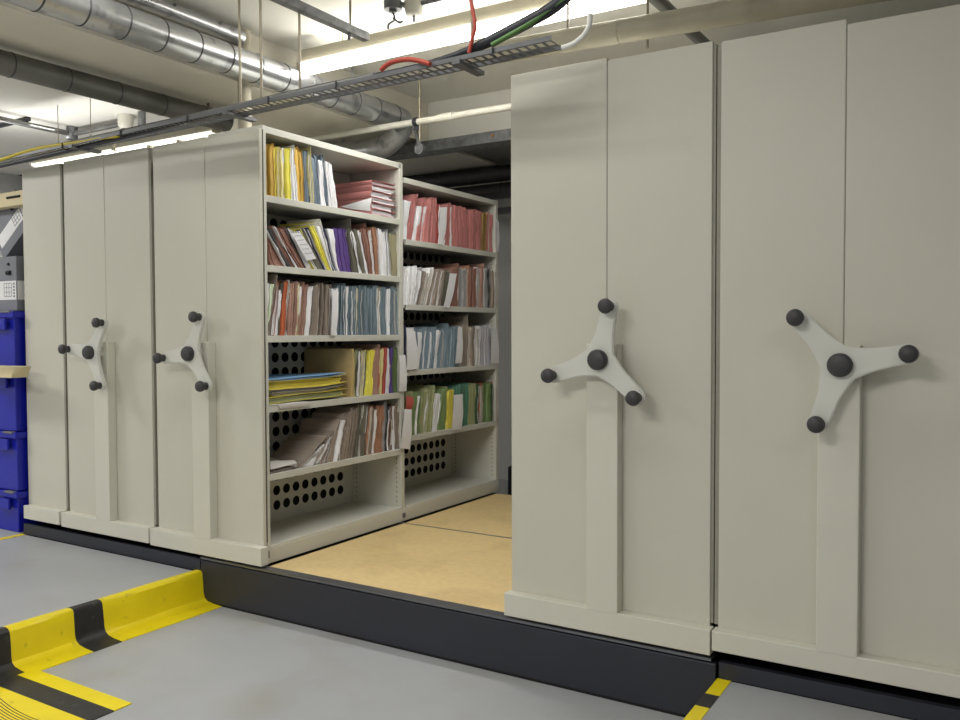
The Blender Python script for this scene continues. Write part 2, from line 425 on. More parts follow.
# ---------------------------------------------------------------- files
ORD = ['first', 'second', 'third', 'fourth', 'fifth', 'sixth', 'seventh', 'eighth', 'ninth', 'tenth', 'eleventh', 'twelfth', 'thirteenth', 'fourteenth',
       'fifteenth', 'sixteenth', 'seventeenth', 'eighteenth', 'nineteenth', 'twentieth', 'twenty-first', 'twenty-second', 'twenty-third', 'twenty-fourth']
def slab(bm, fl, fr, x0, x1, z0, z1, nz=6, nx=2, mi=0, xw=None, taper=None):
    """upright sheet between side curves fl(t), fr(t) (t from 0 at the foot to 1 at the head); x0 is the front edge"""
    g = []
    for side, fn in ((0, fl), (1, fr)):
        gg = []
        for j in range(nz+1):
            t = j/nz; row = []
            for i in range(nx+1):
                q = i/nx
                zt = z1 - (taper*q if taper else 0)
                x = x0 + (x1-x0)*q + (xw(t)*(1-q) if xw else 0)
                row.append(bm.verts.new((x, fn(t), z0+(zt-z0)*t)))
            gg.append(row)
        g.append(gg)
    Lf, Rf = g
    def q(a, b, c, d): bm.faces.new((a, b, c, d)).material_index = mi
    for j in range(nz):
        for i in range(nx):
            q(Lf[j][i], Lf[j][i+1], Lf[j+1][i+1], Lf[j+1][i]); q(Rf[j][i], Rf[j+1][i], Rf[j+1][i+1], Rf[j][i+1])
        q(Lf[j][0], Lf[j+1][0], Rf[j+1][0], Rf[j][0]); q(Lf[j][nx], Rf[j][nx], Rf[j+1][nx], Lf[j+1][nx])
    for i in range(nx):
        q(Lf[nz][i], Lf[nz][i+1], Rf[nz][i+1], Rf[nz][i]); q(Lf[0][i], Rf[0][i], Rf[0][i+1], Lf[0][i+1])

def make_file(name, colr, yl0, yr0, yl1, yr1, z0, z1, style, tall=0, depth=None, dx=None, bow=None):
    """one upright file. style: o = covers with papers showing, c = closed spine, w = loose sheaf of white paper"""
    depth = depth or random.uniform(.235, .30)
    dx = random.uniform(0, .02) if dx is None else dx
    xf = XR-.006-dx; xb = max(xf-depth, XB3+.012)
    w0, w1 = max(yr0-yl0, .003), max(yr1-yl1, .003)
    bw = random.uniform(-.006, .006) if bow is None else bow
    ph = random.uniform(0, 6)
    def edge(a, b, k=1):
        return lambda t: a+(b-a)*t + bw*math.sin(math.pi*t) + .0012*math.sin(ph+7*t)*k
    loc = Vector((xf, (yl0+yr0)/2, z0))
    wob = lambda t: .0035*math.sin(ph*2+6*t)+.002*math.sin(17*t+ph)
    if style == 'w':
        bm = bmesh.new(); n = max(1, min(4, int(w0/.006)))
        for k in range(n):
            a0, a1 = yl0+w0*k/n, yl0+w0*(k+1)/n-.0006; b0, b1 = yl1+w1*k/n, yl1+w1*(k+1)/n-.0006
            d = random.uniform(0, .008)
            slab(bm, edge(a0, b0), edge(a1, b1), xf-d, xb, z0+.001, z1-random.uniform(0, .012), 8, 1, xw=wob)
        return obj(name, bm, fmat(colr) if colr != 'white' else PAPER, None, loc, sharp=40)
    tc = min(.0016, w0*.22)
    bm = bmesh.new()
    slab(bm, edge(yl0, yl1), edge(yl0+tc, yl1+tc), xf, xb, z0+.001, z1-random.uniform(.004, .012), 8, 2, xw=wob, taper=random.uniform(-.004, .01))
    slab(bm, edge(yr0-tc, yr1-tc), edge(yr0, yr1), xf-(.0 if style == 'c' else .002), xb, z0+.001, z1+tall, 8, 2, xw=wob, taper=random.uniform(-.006, .012))
    if style == 'c':
        # folded spine with a crease or two
        n = max(1, min(4, int(w0/.008)))
        for k in range(n):
            a0, a1 = yl0+tc+(w0-2*tc)*k/n, yl0+tc+(w0-2*tc)*(k+1)/n-.0008
            b0, b1 = yl1+tc+(w1-2*tc)*k/n, yl1+tc+(w1-2*tc)*(k+1)/n-.0008
            slab(bm, edge(a0, b0), edge(a1, b1), xf+.001-random.uniform(0, .007), xf-.012, z0+.001, z1-random.uniform(.002, .014), 8, 1, xw=wob)
    else:
        slab(bm, edge(yl0, yl1), edge(yr0, yr1), xf-.004, xb, z0+.0008, z0+.003, 1, 1)
    o = obj(name, bm, fmat(colr), None, loc, sharp=40)
    if w0 > .004:
        bm = bmesh.new()
        ww = w0-2*tc
        n = max(1, min(4, int(ww/.005)))
        for k in range(n):
            a0, a1 = yl0+tc+ww*k/n+.0003, yl0+tc+ww*(k+1)/n-.0003
            b0, b1 = yl1+tc+(w1-2*tc)*k/n+.0003, yl1+tc+(w1-2*tc)*(k+1)/n-.0003
            d = .013 if style == 'c' else random.uniform(.001, .012)
            slab(bm, edge(a0, b0), edge(a1, b1), xf-d, xb+.01, z0+.0035, z1-random.uniform(.012, .03), 8, 1, xw=wob)
        obj('papers', bm, PAPER if random.random() < .6 else PAPER2, o, loc, sharp=40)
    return o

COUNT = {}
ALL = []
def shelf_files(bay, sname, zs, crops, rows):
    """rows: (crop, colour, pieces, bottom x, top x, top y, style, tall) in crop pixels; the next row closes the one before"""
    XF = XR-.012
    pts = []
    for r in rows:
        ox, oy, s = crops[r[0]]
        ub, ut, vt = ox+r[3]/s, ox+r[4]/s, oy+r[5]/s
        top = at(ut, vt, 'x', XF)
        # foot: on the shelf surface at the front
        vb = 300.
        for _ in range(12):
            p = at(ub, vb, 'x', XF); vb += (p.z-zs)*FPX/((p-CAM).dot(fw))
        p = at(ub, vb, 'x', XF)
        pts.append((p.y, top.y, top.z))
    group = f'files on the {sname} shelf of the {bay} bay'
    for r, a, b in zip(rows, pts, pts[1:]):
        colr, n, style = r[1], r[2], r[6]
        if colr is None: continue
        tall = r[7] if len(r) > 7 else 0
        cs = colr if isinstance(colr, tuple) else (colr,)
        cuts = [0]+sorted((k+random.uniform(-.22, .22))/n for k in range(1, n))+[1]
        for k in range(n):
            c = cs[k % len(cs)]
            dep = .375 if c == 'manila' else None
            s_ = style[k % len(style)]
            f0, f1 = cuts[k], cuts[k+1]
            lp = lambda i, f: a[i]+(b[i]-a[i])*f
            z1 = a[2]+.011 + (random.uniform(-.012, .006) if n > 1 else 0)
            yl0, yr0, yl1, yr1 = lp(0, f0), lp(0, f1)-.0008, lp(1, f0), lp(1, f1)-.0008
            name = 'paper_sheaf' if s_ == 'w' else 'file_folder'
            o = make_file(name, c, yl0, yr0, yl1, yr1, zs+.0005, z1, s_, tall if k == n-1 else random.choice((0, 0, .006)), dep)
            kind = 'paper sheaf' if s_ == 'w' else 'folder'
            key = (bay, sname, c, kind)
            COUNT[key] = COUNT.get(key, 0)+1
            ALL.append((o, key, COUNT[key], group, z1))
def label_files():
    for o, key, i, group, z in ALL:
        bay, sname, c, kind = key
        n = COUNT[key]
        cn = FN[c]
        if kind == 'paper sheaf' and c == 'white': kindt = 'sheaf of loose paper'
        elif kind == 'paper sheaf': kindt = 'sheaf of paper'
        else: kindt = 'paper folder'
        if n == 1: t = f'{cn} {kindt} standing on the {sname} shelf of the {bay} bay'
        else:
            t = f'{ORD[i-1]} {cn} {kindt} from the left on the {sname} shelf of the {bay} bay'
            if len(t.split()) > 16: t = t.replace('paper folder', 'folder').replace('loose ', '')
        tag(o, t, 'file folder' if kind == 'folder' else 'papers', group)

C1 = {'a': (262, 135, 9.), 'b': (330, 150, 9.)}
shelf_files('near', 'top', ZS1[0], C1, [
    ('a', 'golden', 2, 40, 40, 85, 'c', .012), ('a', 'yellow', 2, 112, 103, 108, 'co', .01), ('a', 'pale', 2, 152, 148, 120, 'oc'),
    ('a', 'white', 1, 195, 186, 130, 'w'), ('a', 'lemon', 1, 220, 214, 128, 'c'), ('a', 'white', 2, 258, 250, 118, 'wo', .01),
    ('a', 'golden', 2, 335, 303, 130, 'c', .004), ('a', 'slate', 1, 395, 365, 150, 'c'), ('a', 'pale', 1, 438, 412, 165, 'o', .03),
    ('a', 'slate', 2, 470, 442, 185, 'c'), ('a', 'white', 1, 530, 503, 228, 'w'), ('a', 'slate', 1, 574, 537, 190, 'c'),
    ('a', 'white', 3, 604, 563, 245, 'w'), ('a', None, 1, 692, 640, 290, 'c')])
C2 = {'a': (262, 212, 10.29), 'b': (330, 212, 10.29)}
shelf_files('near', 'second', ZS1[1], C2, [
    ('a', 'brown', 1, 110, 44, 250, 'c'), ('a', 'white', 1, 252, 46, 200, 'w'), ('a', 'charcoal', 1, 270, 62, 180, 'c'),
    ('a', 'brown', 1, 296, 78, 152, 'c'), ('a', 'white', 1, 352, 122, 165, 'w'), ('a', 'brown', 2, 378, 140, 165, 'c', .01), ('a', 'charcoal', 1, 432, 222, 175, 'c'),
    ('a', 'white', 2, 464, 258, 190, 'w'), ('a', 'yellow', 1, 532, 330, 180, 'o'), ('a', 'olive', 1, 566, 392, 190, 'c'), ('a', 'white', 1, 626, 430, 175, 'w'), ('a', 'navy', 1, 646, 458, 175, 'o'),
    ('a', 'lemon', 1, 672, 482, 140, 'c', .012), ('a', 'white', 1, 716, 540, 120, 'o', .02), ('a', 'navy', 3, 730, 598, 175, 'o'), ('a', 'white', 1, 782, 668, 170, 'w'),
    ('b', 'purple', 2, 96, 34, 160, 'c'), ('b', 'olive', 1, 244, 178, 175, 'c', .05), ('b', 'white', 1, 288, 203, 205, 'w'), ('b', 'olive', 1, 328, 240, 185, 'c'),
    ('b', 'white', 1, 370, 276, 205, 'w'), ('b', 'brown', 1, 392, 312, 180, 'c', .03), ('b', 'white', 1, 424, 368, 190, 'w'), ('b', 'tanb', 3, 444, 398, 170, 'oco', .01),
    ('b', 'white', 2, 522, 488, 190, 'w'), ('b', 'grey', 2, 598, 578, 190, 'o'), ('b', 'khaki', 1, 652, 618, 225, 'c'), ('b', None, 1, 700, 700, 215, 'c')])
C3 = {'a': (262, 272, 10.29), 'b': (330, 272, 10.29)}
shelf_files('near', 'third', ZS1[2], C3, [
    ('a', 'white', 1, 48, 55, 120, 'w'), ('a', 'mint', 1, 54, 95, 120, 'w'), ('a', 'taupe', 1, 62, 142, 120, 'c', .04), ('a', 'rust', 1, 98, 166, 110, 'o'),
    ('a', 'white', 1, 142, 186, 205, 'w'), ('a', 'olive', 1, 176, 214, 120, 'o'), ('a', 'orange', 1, 194, 236, 110, 'c'), ('a', 'white', 1, 232, 276, 100, 'o'),
    ('a', 'dusty', 2, 276, 304, 115, 'c'), ('a', 'pale', 1, 342, 372, 130, 'o'), ('a', 'white', 1, 360, 392, 150, 'w'), ('a', 'dusty', 2, 372, 436, 125, 'c'), ('a', 'white', 1, 452, 498, 165, 'w'),
    ('a', 'taupe', 7, 492, 540, 135, 'ccoc', .01), ('b', 'white', 1, 8, 14, 185, 'w'), ('b', 'blue', 4, 72, 84, 150, 'co', .012), ('b', 'white', 1, 172, 168, 165, 'w'), ('b', 'blue', 4, 186, 192, 160, 'co'),
    ('b', 'cream', 1, 282, 266, 165, 'w'), ('b', 'blue', 3, 300, 310, 158, 'co'), ('b', 'lilac', 1, 372, 370, 190, 'w'), ('b', 'blue', 4, 386, 390, 165, 'c', .005), ('b', 'white', 1, 484, 484, 165, 'w'),
    ('b', 'cream', 1, 504, 504, 170, 'o'), ('b', 'blue', 3, 524, 524, 165, 'c'), ('b', 'white', 1, 582, 574, 190, 'w'), ('b', 'blue', 5, 602, 610, 175, 'oc'), ('b', None, 1, 718, 692, 170, 'c')])
C4 = {'a': (262, 338, 9.), 'b': (330, 338, 9.)}
shelf_files('near', 'fourth', ZS1[3], C4, [
    ('b', 'manila', 1, 196, 200, 112, 'c'), ('b', 'moss', 1, 220, 216, 125, 'c'), ('b', 'olive', 1, 240, 260, 118, 'o', .006), ('b', 'pale', 1, 272, 290, 125, 'o'), ('b', 'olive', 1, 294, 322, 130, 'o'),
    ('b', 'lemon', 1, 324, 350, 122, 'c'), ('b', 'dusty', 1, 374, 400, 105, 'c', .02), ('b', 'orange', 1, 432, 443, 115, 'c'), ('b', 'pale', 1, 450, 456, 110, 'w'),
    ('b', 'red', 1, 478, 494, 105, 'c', .006), ('b', 'white', 1, 500, 514, 108, 'w'), ('b', 'purple', 1, 543, 546, 105, 'c'), ('b', 'green', 2, 562, 568, 92, 'c'), ('b', None, 1, 612, 616, 100, 'c')])
C5 = {'a': (262, 395, 9.), 'b': (330, 385, 9.)}
shelf_files('near', 'fifth', ZS1[4], C5, [
    ('a', 'taupe', 2, 325, 560, 380, 'c'), ('a', 'white', 1, 345, 588, 430, 'w'), ('a', 'taupe', 2, 470, 632, 330, 'oc'), ('a', 'white', 1, 548, 672, 320, 'w'), ('a', 'taupe', 1, 590, 690, 240, 'c'),
    ('b', 'white', 1, 26, 92, 340, 'w'), ('b', 'taupe', 4, 60, 132, 262, 'coc'), ('b', 'taupe', 4, 140, 198, 225, 'cc'), ('b', 'olive', 4, 222, 262, 195, 'co', .008), ('b', 'tanb', 1, 322, 358, 205, 'o'),
    ('b', 'taupe', 1, 345, 384, 215, 'c'), ('b', 'white', 1, 380, 404, 235, 'w'), ('b', 'tanb', 2, 400, 430, 192, 'c'), ('b', 'grey', 2, 466, 480, 180, 'c', .02), ('b', 'charcoal', 1, 506, 518, 205, 'o'), ('b', 'white', 1, 526, 534, 205, 'w'),
    ('b', 'brown', 1, 546, 558, 195, 'o'), ('b', 'white', 1, 574, 572, 200, 'w'), ('b', 'taupe', 2, 594, 594, 175, 'c'), ('b', None, 1, 636, 650, 165, 'c')])
D1 = {'a': (398, 185, 10.29), 'b': (445, 190, 10.29)}
shelf_files('far', 'top', ZS2[0], D1, [
    ('a', 'white', 3, 58, 62, 165, 'w'), ('a', 'pink', 1, 104, 160, 105, 'c', .004), ('a', 'white', 1, 142, 212, 225, 'w'), ('a', 'pink', 1, 184, 250, 140, 'c', .0), ('a', 'white', 1, 224, 282, 230, 'w'),
    ('a', 'pink', 3, 246, 300, 140, 'c', .01), ('a', 'red', 1, 384, 396, 205, 'c'), ('a', 'white', 1, 412, 430, 215, 'o'), ('a', 'pink', 3, 476, 508, 205, 'co', .006),
    ('b', 'pink', 3, 130, 118, 178, 'cc'), ('b', 'pink', 4, 200, 190, 195, 'c'), ('b', 'pink', 3, 292, 285, 212, 'c'), ('b', 'ochre', 1, 384, 390, 240, 'c'), ('b', 'pink', 4, 422, 424, 238, 'co'), ('b', None, 1, 520, 520, 240, 'c')])
D2 = {'a': (398, 250, 11.08), 'b': (445, 255, 12.)}
shelf_files('far', 'second', ZS2[1], D2, [
    ('a', 'white', 4, 62, 66, 185, 'wo'), ('a', 'grey', 1, 170, 215, 205, 'o'), ('a', 'taupe', 2, 205, 270, 245, 'co'), ('a', 'white', 1, 285, 358, 205, 'o'), ('a', 'taupe', 5, 318, 404, 230, 'co'),
    ('a', 'olive', 2, 470, 520, 225, 'c'), ('b', 'brown', 2, 50, 84, 160, 'c', .03), ('b', 'tanb', 1, 148, 160, 155, 'o'), ('b', 'grey', 2, 176, 182, 165, 'c'), ('b', 'tanb', 1, 244, 252, 150, 'o', .01),
    ('b', 'brown', 2, 296, 312, 165, 'c'), ('b', 'white', 1, 362, 374, 160, 'w'), ('b', 'grey', 1, 400, 410, 170, 'o'), ('b', 'dusty', 1, 426, 430, 165, 'c', .03), ('b', 'grey', 2, 470, 470, 170, 'c'),
    ('b', 'charcoal', 1, 518, 520, 190, 'c'), ('b', 'taupe', 2, 540, 542, 185, 'oc'), ('b', None, 1, 592, 596, 190, 'c')])
D3 = {'a': (398, 315, 11.08), 'b': (445, 310, 10.29)}
shelf_files('far', 'third', ZS2[2], D3, [
    ('a', 'navy', 1, 76, 78, 135, 'c'), ('a', 'white', 1, 96, 92, 155, 'w'), ('a', 'slate', 1, 200, 196, 155, 'c'), ('a', 'white', 1, 218, 228, 200, 'w'), ('a', 'blue', 4, 236, 270, 165, 'co', .0),
    ('a', 'blue', 3, 360, 385, 155, 'c'), ('a', 'white', 1, 412, 452, 180, 'w'), ('a', 'blue', 3, 440, 484, 170, 'co', .04), ('b', 'blue', 3, 20, 40, 190, 'c'), ('b', 'white', 1, 104, 130, 185, 'o'),
    ('b', 'taupe', 1, 176, 180, 160, 'c', .06), ('b', 'cream', 1, 226, 234, 185, 'o'), ('b', 'taupe', 1, 268, 278, 180, 'c'), ('b', 'white', 2, 296, 304, 180, 'wo'), ('b', 'lilac', 2, 368, 374, 190, 'c', .02), ('b', None, 1, 468, 470, 195, 'c')])
D4 = {'a': (395, 375, 9.), 'b': (445, 375, 9.)}
shelf_files('far', 'fourth', ZS2[3], D4, [
    ('a', 'moss', 1, 100, 96, 165, 'c'), ('a', 'green', 1, 152, 162, 170, 'c', .0), ('a', 'white', 1, 184, 212, 205, 'w'), ('a', 'green', 1, 204, 234, 185, 'c'), ('a', 'moss', 1, 232, 252, 165, 'c', .02), ('a', 'white', 1, 256, 296, 180, 'w'),
    ('a', 'moss', 1, 276, 312, 140, 'c', .02), ('a', 'white', 2, 322, 362, 175, 'w'), ('a', 'green', 2, 396, 432, 140, 'c', .01), ('a', 'pale', 1, 458, 476, 160, 'o', .03), ('b', 'yellow', 1, 22, 36, 150, 'c'),
    ('b', 'teal', 3, 76, 78, 110, 'c', .01), ('b', 'moss', 2, 216, 224, 95, 'c'), ('b', 'forest', 2, 268, 276, 95, 'co'), ('b', 'rust', 1, 316, 318, 90, 'o'), ('b', 'leaf', 2, 350, 352, 88, 'c'), ('b', 'forest', 1, 404, 404, 95, 'c'),
    ('b', 'rust', 1, 420, 420, 80, 'o'), ('b', None, 1, 440, 440, 80, 'c')])
label_files()

# folders lying flat: the pink stack on the top shelf
def flat_folder(name, colr, y0, y1, x0, x1, z0, h, label, group, cat='file folder', skew=0, sag=0, paper=PAPER, corner=0):
    bm = bmesh.new()
    def sheet(za, zb, dy0=0, dx=0):
        ny_, nx_ = 8, 3; top = []; bot = []
        for i in range(nx_+1):
            ra, rb = [], []
            for j in range(ny_+1):
                x = x0+dx+(x1-x0-dx)*i/nx_; y = y0+dy0+(y1-y0-dy0)*j/ny_
                t = j/ny_
                w = sag*math.sin(math.pi*t)+.002*math.sin(5*t+h*900)+(corner*max(0, t-.7)/.3*(1-i/nx_))
                x += skew*(t-.5)
                ra.append(bm.verts.new((x, y, zb+w))); rb.append(bm.verts.new((x, y, za+w)))
            top.append(ra); bot.append(rb)
        for i in range(nx_):
            for j in range(ny_):
                bm.faces.new((top[i][j], top[i+1][j], top[i+1][j+1], top[i][j+1])); bm.faces.new((bot[i][j], bot[i][j+1], bot[i+1][j+1], bot[i+1][j]))
        for j in range(ny_):
            bm.faces.new((top[0][j], top[0][j+1], bot[0][j+1], bot[0][j])); bm.faces.new((top[nx_][j], bot[nx_][j], bot[nx_][j+1], top[nx_][j+1]))
        for i in range(nx_):
            bm.faces.new((top[i][0], bot[i][0], bot[i+1][0], top[i+1][0])); bm.faces.new((top[i][ny_], top[i+1][ny_], bot[i+1][ny_], bot[i][ny_]))
    sheet(z0, z0+.0018); sheet(z0+h-.0018, z0+h)
    # fold along the near side
    ny0 = y0
    prof = [(ny0, z0), (ny0-.004, z0+h*.25), (ny0-.005, z0+h*.6), (ny0, z0+h)]
    for (ya, za), (yb, zb) in zip(prof, prof[1:]):
        w0_, w1_ = -skew*.5, -skew*.5
        bm.faces.new([bm.verts.new(p) for p in ((x0+w0_, ya, za), (x1+w0_, ya, za), (x1+w1_, yb, zb), (x0+w1_, yb, zb))])
    o = obj(name, bm, fmat(colr), None, (x0, (y0+y1)/2, z0), sharp=45)
    tag(o, label, cat, group)
    bm = bmesh.new(); n = 3
    ph = (h-.0046)/n
    for k in range(n):
        d = random.uniform(.006, .016)
        box(bm, min(x0, x1)+.012, max(x0, x1)-d, y0+.003, y1-random.uniform(.01, .04), z0+.0023+ph*k, z0+.0021+ph*(k+1))
    obj('papers', bm, paper, o, (x0, (y0+y1)/2, z0))
    return o
yA = at(371.7, 205, 'x', XR-.01).y; yB = at(396.5, 205, 'x', XR-.01).y
z = ZS1[0]+.002
hs = [.034, .036, .030, .036, .036, .026]
for k, h in enumerate(hs):
    flat_folder('file_folder', 'pink', yA+.003*((k*7) % 3-1), yB-random.uniform(0, .02), XR-.004-.004*(k % 2), XR-.30, z, h,
                f'pink paper folder lying flat, {["lowest", "second from the bottom", "third from the bottom", "third from the top", "second from the top", "topmost"][k]} of the stack on the top shelf',
                'pink folders stacked flat on the top shelf', sag=0)
    z += h+.0012
def sheet(name, pts3, label, mat_=PAPER, cat='paper', group=None, th=.0012, n=8, bend=.006, nrm=Vector((1, 0, 0))):
    """a thin sheet through four corners (tl, tr, br, bl) with a soft curl"""
    tl, tr, br, bl = pts3
    bm = bmesh.new(); F = []; G = []
    for j in range(n+1):
        t = j/n; a = tl.lerp(bl, t); b = tr.lerp(br, t); ra, rb = [], []
        for i in range(4):
            p = a.lerp(b, i/3) + nrm*(bend*math.sin(math.pi*t)+.0015*math.sin(3*i+9*t))
            ra.append(bm.verts.new(p)); rb.append(bm.verts.new(p-nrm*th))
        F.append(ra); G.append(rb)
    for j in range(n):
        for i in range(3):
            bm.faces.new((F[j][i], F[j+1][i], F[j+1][i+1], F[j][i+1])); bm.faces.new((G[j][i], G[j][i+1], G[j+1][i+1], G[j+1][i]))
        bm.faces.new((F[j][0], G[j][0], G[j+1][0], F[j+1][0])); bm.faces.new((F[j][3], F[j+1][3], G[j+1][3], G[j][3]))
    for i in range(3):
        bm.faces.new((F[0][i], F[0][i+1], G[0][i+1], G[0][i])); bm.faces.new((F[n][i], G[n][i], G[n][i+1], F[n][i+1]))
    o = obj(name, bm, mat_, None, (tl+tr+br+bl)/4, sharp=60)
    return tag(o, label, cat, group)
def slip(pxs, x, label, mat_=PAPER, bend=.006):
    return sheet('paper_slip', [at(u, v, 'x', x) for u, v in pxs], label, mat_, 'paper slip', 'white slips hanging out of the files', bend=bend)
XS = XR+.012
def cr(c, *ps):
    ox, oy, s = c
    return [(ox+a/s, oy+b/s) for a, b in ps]
slip(cr(C3['a'], (722, 190), (788, 205), (762, 655), (706, 650)), XS, 'white paper slip hanging over the third shelf lip between grey-brown and blue files')
slip(cr(C4['b'], (624, 155), (678, 152), (690, 478), (620, 482)), XS, 'white paper slip hanging beside the green folders on the fourth shelf, near bay')
slip(cr(C5['b'], (668, 216), (735, 220), (722, 578), (632, 570)), XS+.004, 'long white paper slip hanging below the red tab at the middle post')
sheet('red_tab', [at(u, v, 'x', XR+.006) for u, v in cr(C5['b'], (682, 100), (752, 108), (736, 222), (678, 216))], 'red card tab above the long white slip at the middle post', fmat('red'), 'card tab')
slip(cr(D1['a'], (432, 230), (506, 228), (470, 600), (412, 612)), XS, 'white paper slip among the pink folders on the far bay top shelf')
slip(cr(D1['b'], (524, 290), (552, 330), (550, 636), (528, 640)), XS, 'white paper slip at the right end of the far bay top shelf')
slip(cr(D2['a'], (572, 258), (652, 262), (570, 645), (505, 625)), XS, 'white paper slip hanging over the second shelf lip of the far bay')
slip(cr(D2['b'], (594, 200), (634, 205), (632, 608), (598, 610)), XS, 'grey-white paper slip at the right end of the far bay second shelf', PAPER2)
slip(cr(D3['a'], (92, 150), (190, 180), (226, 598), (96, 608)), XS, 'wide white paper slip at the left end of the far bay third shelf')
slip(cr(D3['b'], (132, 180), (176, 176), (176, 545), (104, 548)), XS, 'white paper slip after the blue folders on the far bay third shelf')
slip(cr(D3['b'], (474, 200), (536, 198), (556, 545), (470, 550)), XS, 'white paper slip at the right end of the far bay third shelf')
slip(cr(D4['b'], (78, 180), (160, 172), (152, 490), (58, 494)), XS, 'white paper slip before the teal folders on the far bay fourth shelf')
slip(cr(D4['b'], (452, 112), (470, 110), (484, 420), (454, 425)), XS, 'pale paper slip at the right end of the far bay fourth shelf', PAPER2)
slip(cr(C2['a'], (300, 220), (400, 215), (560, 480), (460, 500)), XR+.004, 'white note sheet with faint handwriting leaning in front of yellow folders on the second shelf', bend=.003)
note = bpy.data.objects['paper_slip'] if False else [o for o in COL.objects if o.name.startswith('paper_slip')][-1]
bm = bmesh.new()
for k in range(5):
    f_ = (k+.6)/6.2
    a_ = (300+160*f_+22, 220+280*f_); b_ = (a_[0]+78-10*(k % 2), a_[1]-6)
    pts_ = []
    for q_ in range(13):
        t_ = q_/12; pts_.append(at(*cr(C2['a'], (a_[0]+(b_[0]-a_[0])*t_, a_[1]+(b_[1]-a_[1])*t_+5*math.sin(q_*2.1+k)))[0], 'x', XR+.0075))
    tube(bm, pts_, .0009, 5)
obj('handwriting', bm, INK, note)
# white sheet under the pink stack: stands on its edge against the spines
yS = yA-.012
sheet('paper_sheet', [at(341, 206.5, 'y', yS), at(372, 197.5, 'y', yS), at(370, 211, 'y', yS), at(351, 209, 'y', yS)],
      'white sheet drooping from the pink folder stack on the top shelf', PAPER, 'paper', nrm=Vector((0, -1, 0)), bend=.004)
# pile lying on the fourth shelf
y4 = ZS1[3]+.001
yl = at(269.2, 395, 'x', XR).y; yr = at(349, 380, 'x', XR).y
G4 = 'papers piled flat on the fourth shelf'
o = sheet('paper_sheet', [Vector((XR-.2, yl, y4+.002)), Vector((XR-.2, at(310, 400, 'x', XR).y, y4+.002)), Vector((XR+.006, at(308, 402, 'x', XR).y, y4+.003)), Vector((XR+.006, at(271, 405, 'x', XR).y, y4+.003))],
          'white sheets at the bottom of the flat pile on the fourth shelf', PAPER, 'paper', G4, nrm=Vector((0, 0, 1)), bend=.002)
sheet('paper_sheet', [at(u, v, 'x', XR+.0085) for u, v in cr(C4['a'], (150, 598), (434, 576), (430, 612), (155, 640))], 'grey-white sheet edge folded over the lip of the fourth shelf', PAPER2, 'paper', G4, bend=.002)
z = y4+.008
for colr, h, dy, lab, pm in (('yellow', .034, 0, 'yellow folder lying at the bottom of the flat pile', fmat('moss')), ('yellow', .016, .03, 'thin yellow folder in the flat pile under white papers', PAPER),
                         ('lilac', .016, .015, 'grey-white folder in the middle of the flat pile', PAPER2), ('yellow', .044, .0, 'thick yellow folder second from top of the flat pile', fmat('yellow')), ('sky', .012, -.005, 'sky blue folder on top of the flat pile', PAPER)):
    f = flat_folder('file_folder', colr, yl+.012+dy, yr-.01-abs(dy), XR-.012-abs(dy)*.4, XR-.33, z, h, lab+' on the fourth shelf', G4, sag=.003, paper=pm, corner=.014)
    z += h+.001
# flat white papers and the leaning bottom-left sheets on the fifth shelf
z = ZS1[4]+.001
sheet('paper_sheet', [at(270.5, 461, 'x', XR-.06), at(293, 460, 'x', XR-.06), at(297, 463, 'x', XR-.004), at(270.5, 469.5, 'x', XR-.004)], 'white sheets lying at the left end of the fifth shelf', PAPER2, 'paper', nrm=Vector((0, 0, 1)), bend=.004)
flat_folder('file_folder', 'taupe', .055, at(298, 466, 'x', XR).y, XR-.008, XR-.3, z, .012, 'grey-brown folder lying flat at the left end of the fifth shelf', 'files on the fifth shelf of the near bay')

# ---------------------------------------------------------------- overhead services
YT0, YT1, ZT, XTE = -.295, -.18, 2.22, -1.15
SK = .036
def ty(x): return SK*(XTE-x)
T = empty('cable_tray', (XTE, YT0, ZT), 'long grey perforated cable tray hung in front of the shelving tops', 'cable tray')
bm = bmesh.new(); cache = {}
def TV(x, y):
    k = (round(x, 4), round(y, 4))
    if k not in cache: cache[k] = bm.verts.new((x, y+ty(x), ZT))
    return cache[k]
n = 132; px = (XTE+6.2)/n
for i in range(n):
    xa, xb_ = -6.2+i*px, -6.2+(i+1)*px
    for j in range(2):
        py = (YT1-YT0)/2; ya, yb = YT0+j*py, YT0+(j+1)*py
        o4 = [TV(xa, ya), TV(xb_, ya), TV(xb_, yb), TV(xa, yb)]
        mx_, my_ = px*.2, py*.16
        i4 = [bm.verts.new((p, q_+ty(p), ZT)) for p, q_ in ((xa+mx_, ya+my_), (xb_-mx_, ya+my_), (xb_-mx_, yb-my_), (xa+mx_, yb-my_))]
        for k in range(4): bm.faces.new((o4[k], o4[(k+1) % 4], i4[(k+1) % 4], i4[k]))
obj('tray_base', bm, TRAYM, T, smooth=False)
for yf_ in (YT0, YT1):
    bm = bmesh.new(); L0, L1 = -6.2, XTE
    vs = [bm.verts.new((x, yf_+ty(x)+d, z_)) for d in (-.001, .001) for x, z_ in ((L0, ZT), (L1, ZT), (L1, ZT+.018), (L0, ZT+.018))]
    for f in ((0, 1, 2, 3), (4, 7, 6, 5), (0, 4, 5, 1), (1, 5, 6, 2), (2, 6, 7, 3), (3, 7, 4, 0)): bm.faces.new([vs[i] for i in f])
    obj('tray_flange', bm, TRAYM, T)
for x in (-1.56, -2.9, -4.2):
    obj('support_bar', B(x-.018, x+.018, YT0+ty(x)-.02, YT1+ty(x)+.05, ZT-.018, ZT-.001), TRAYM, T)
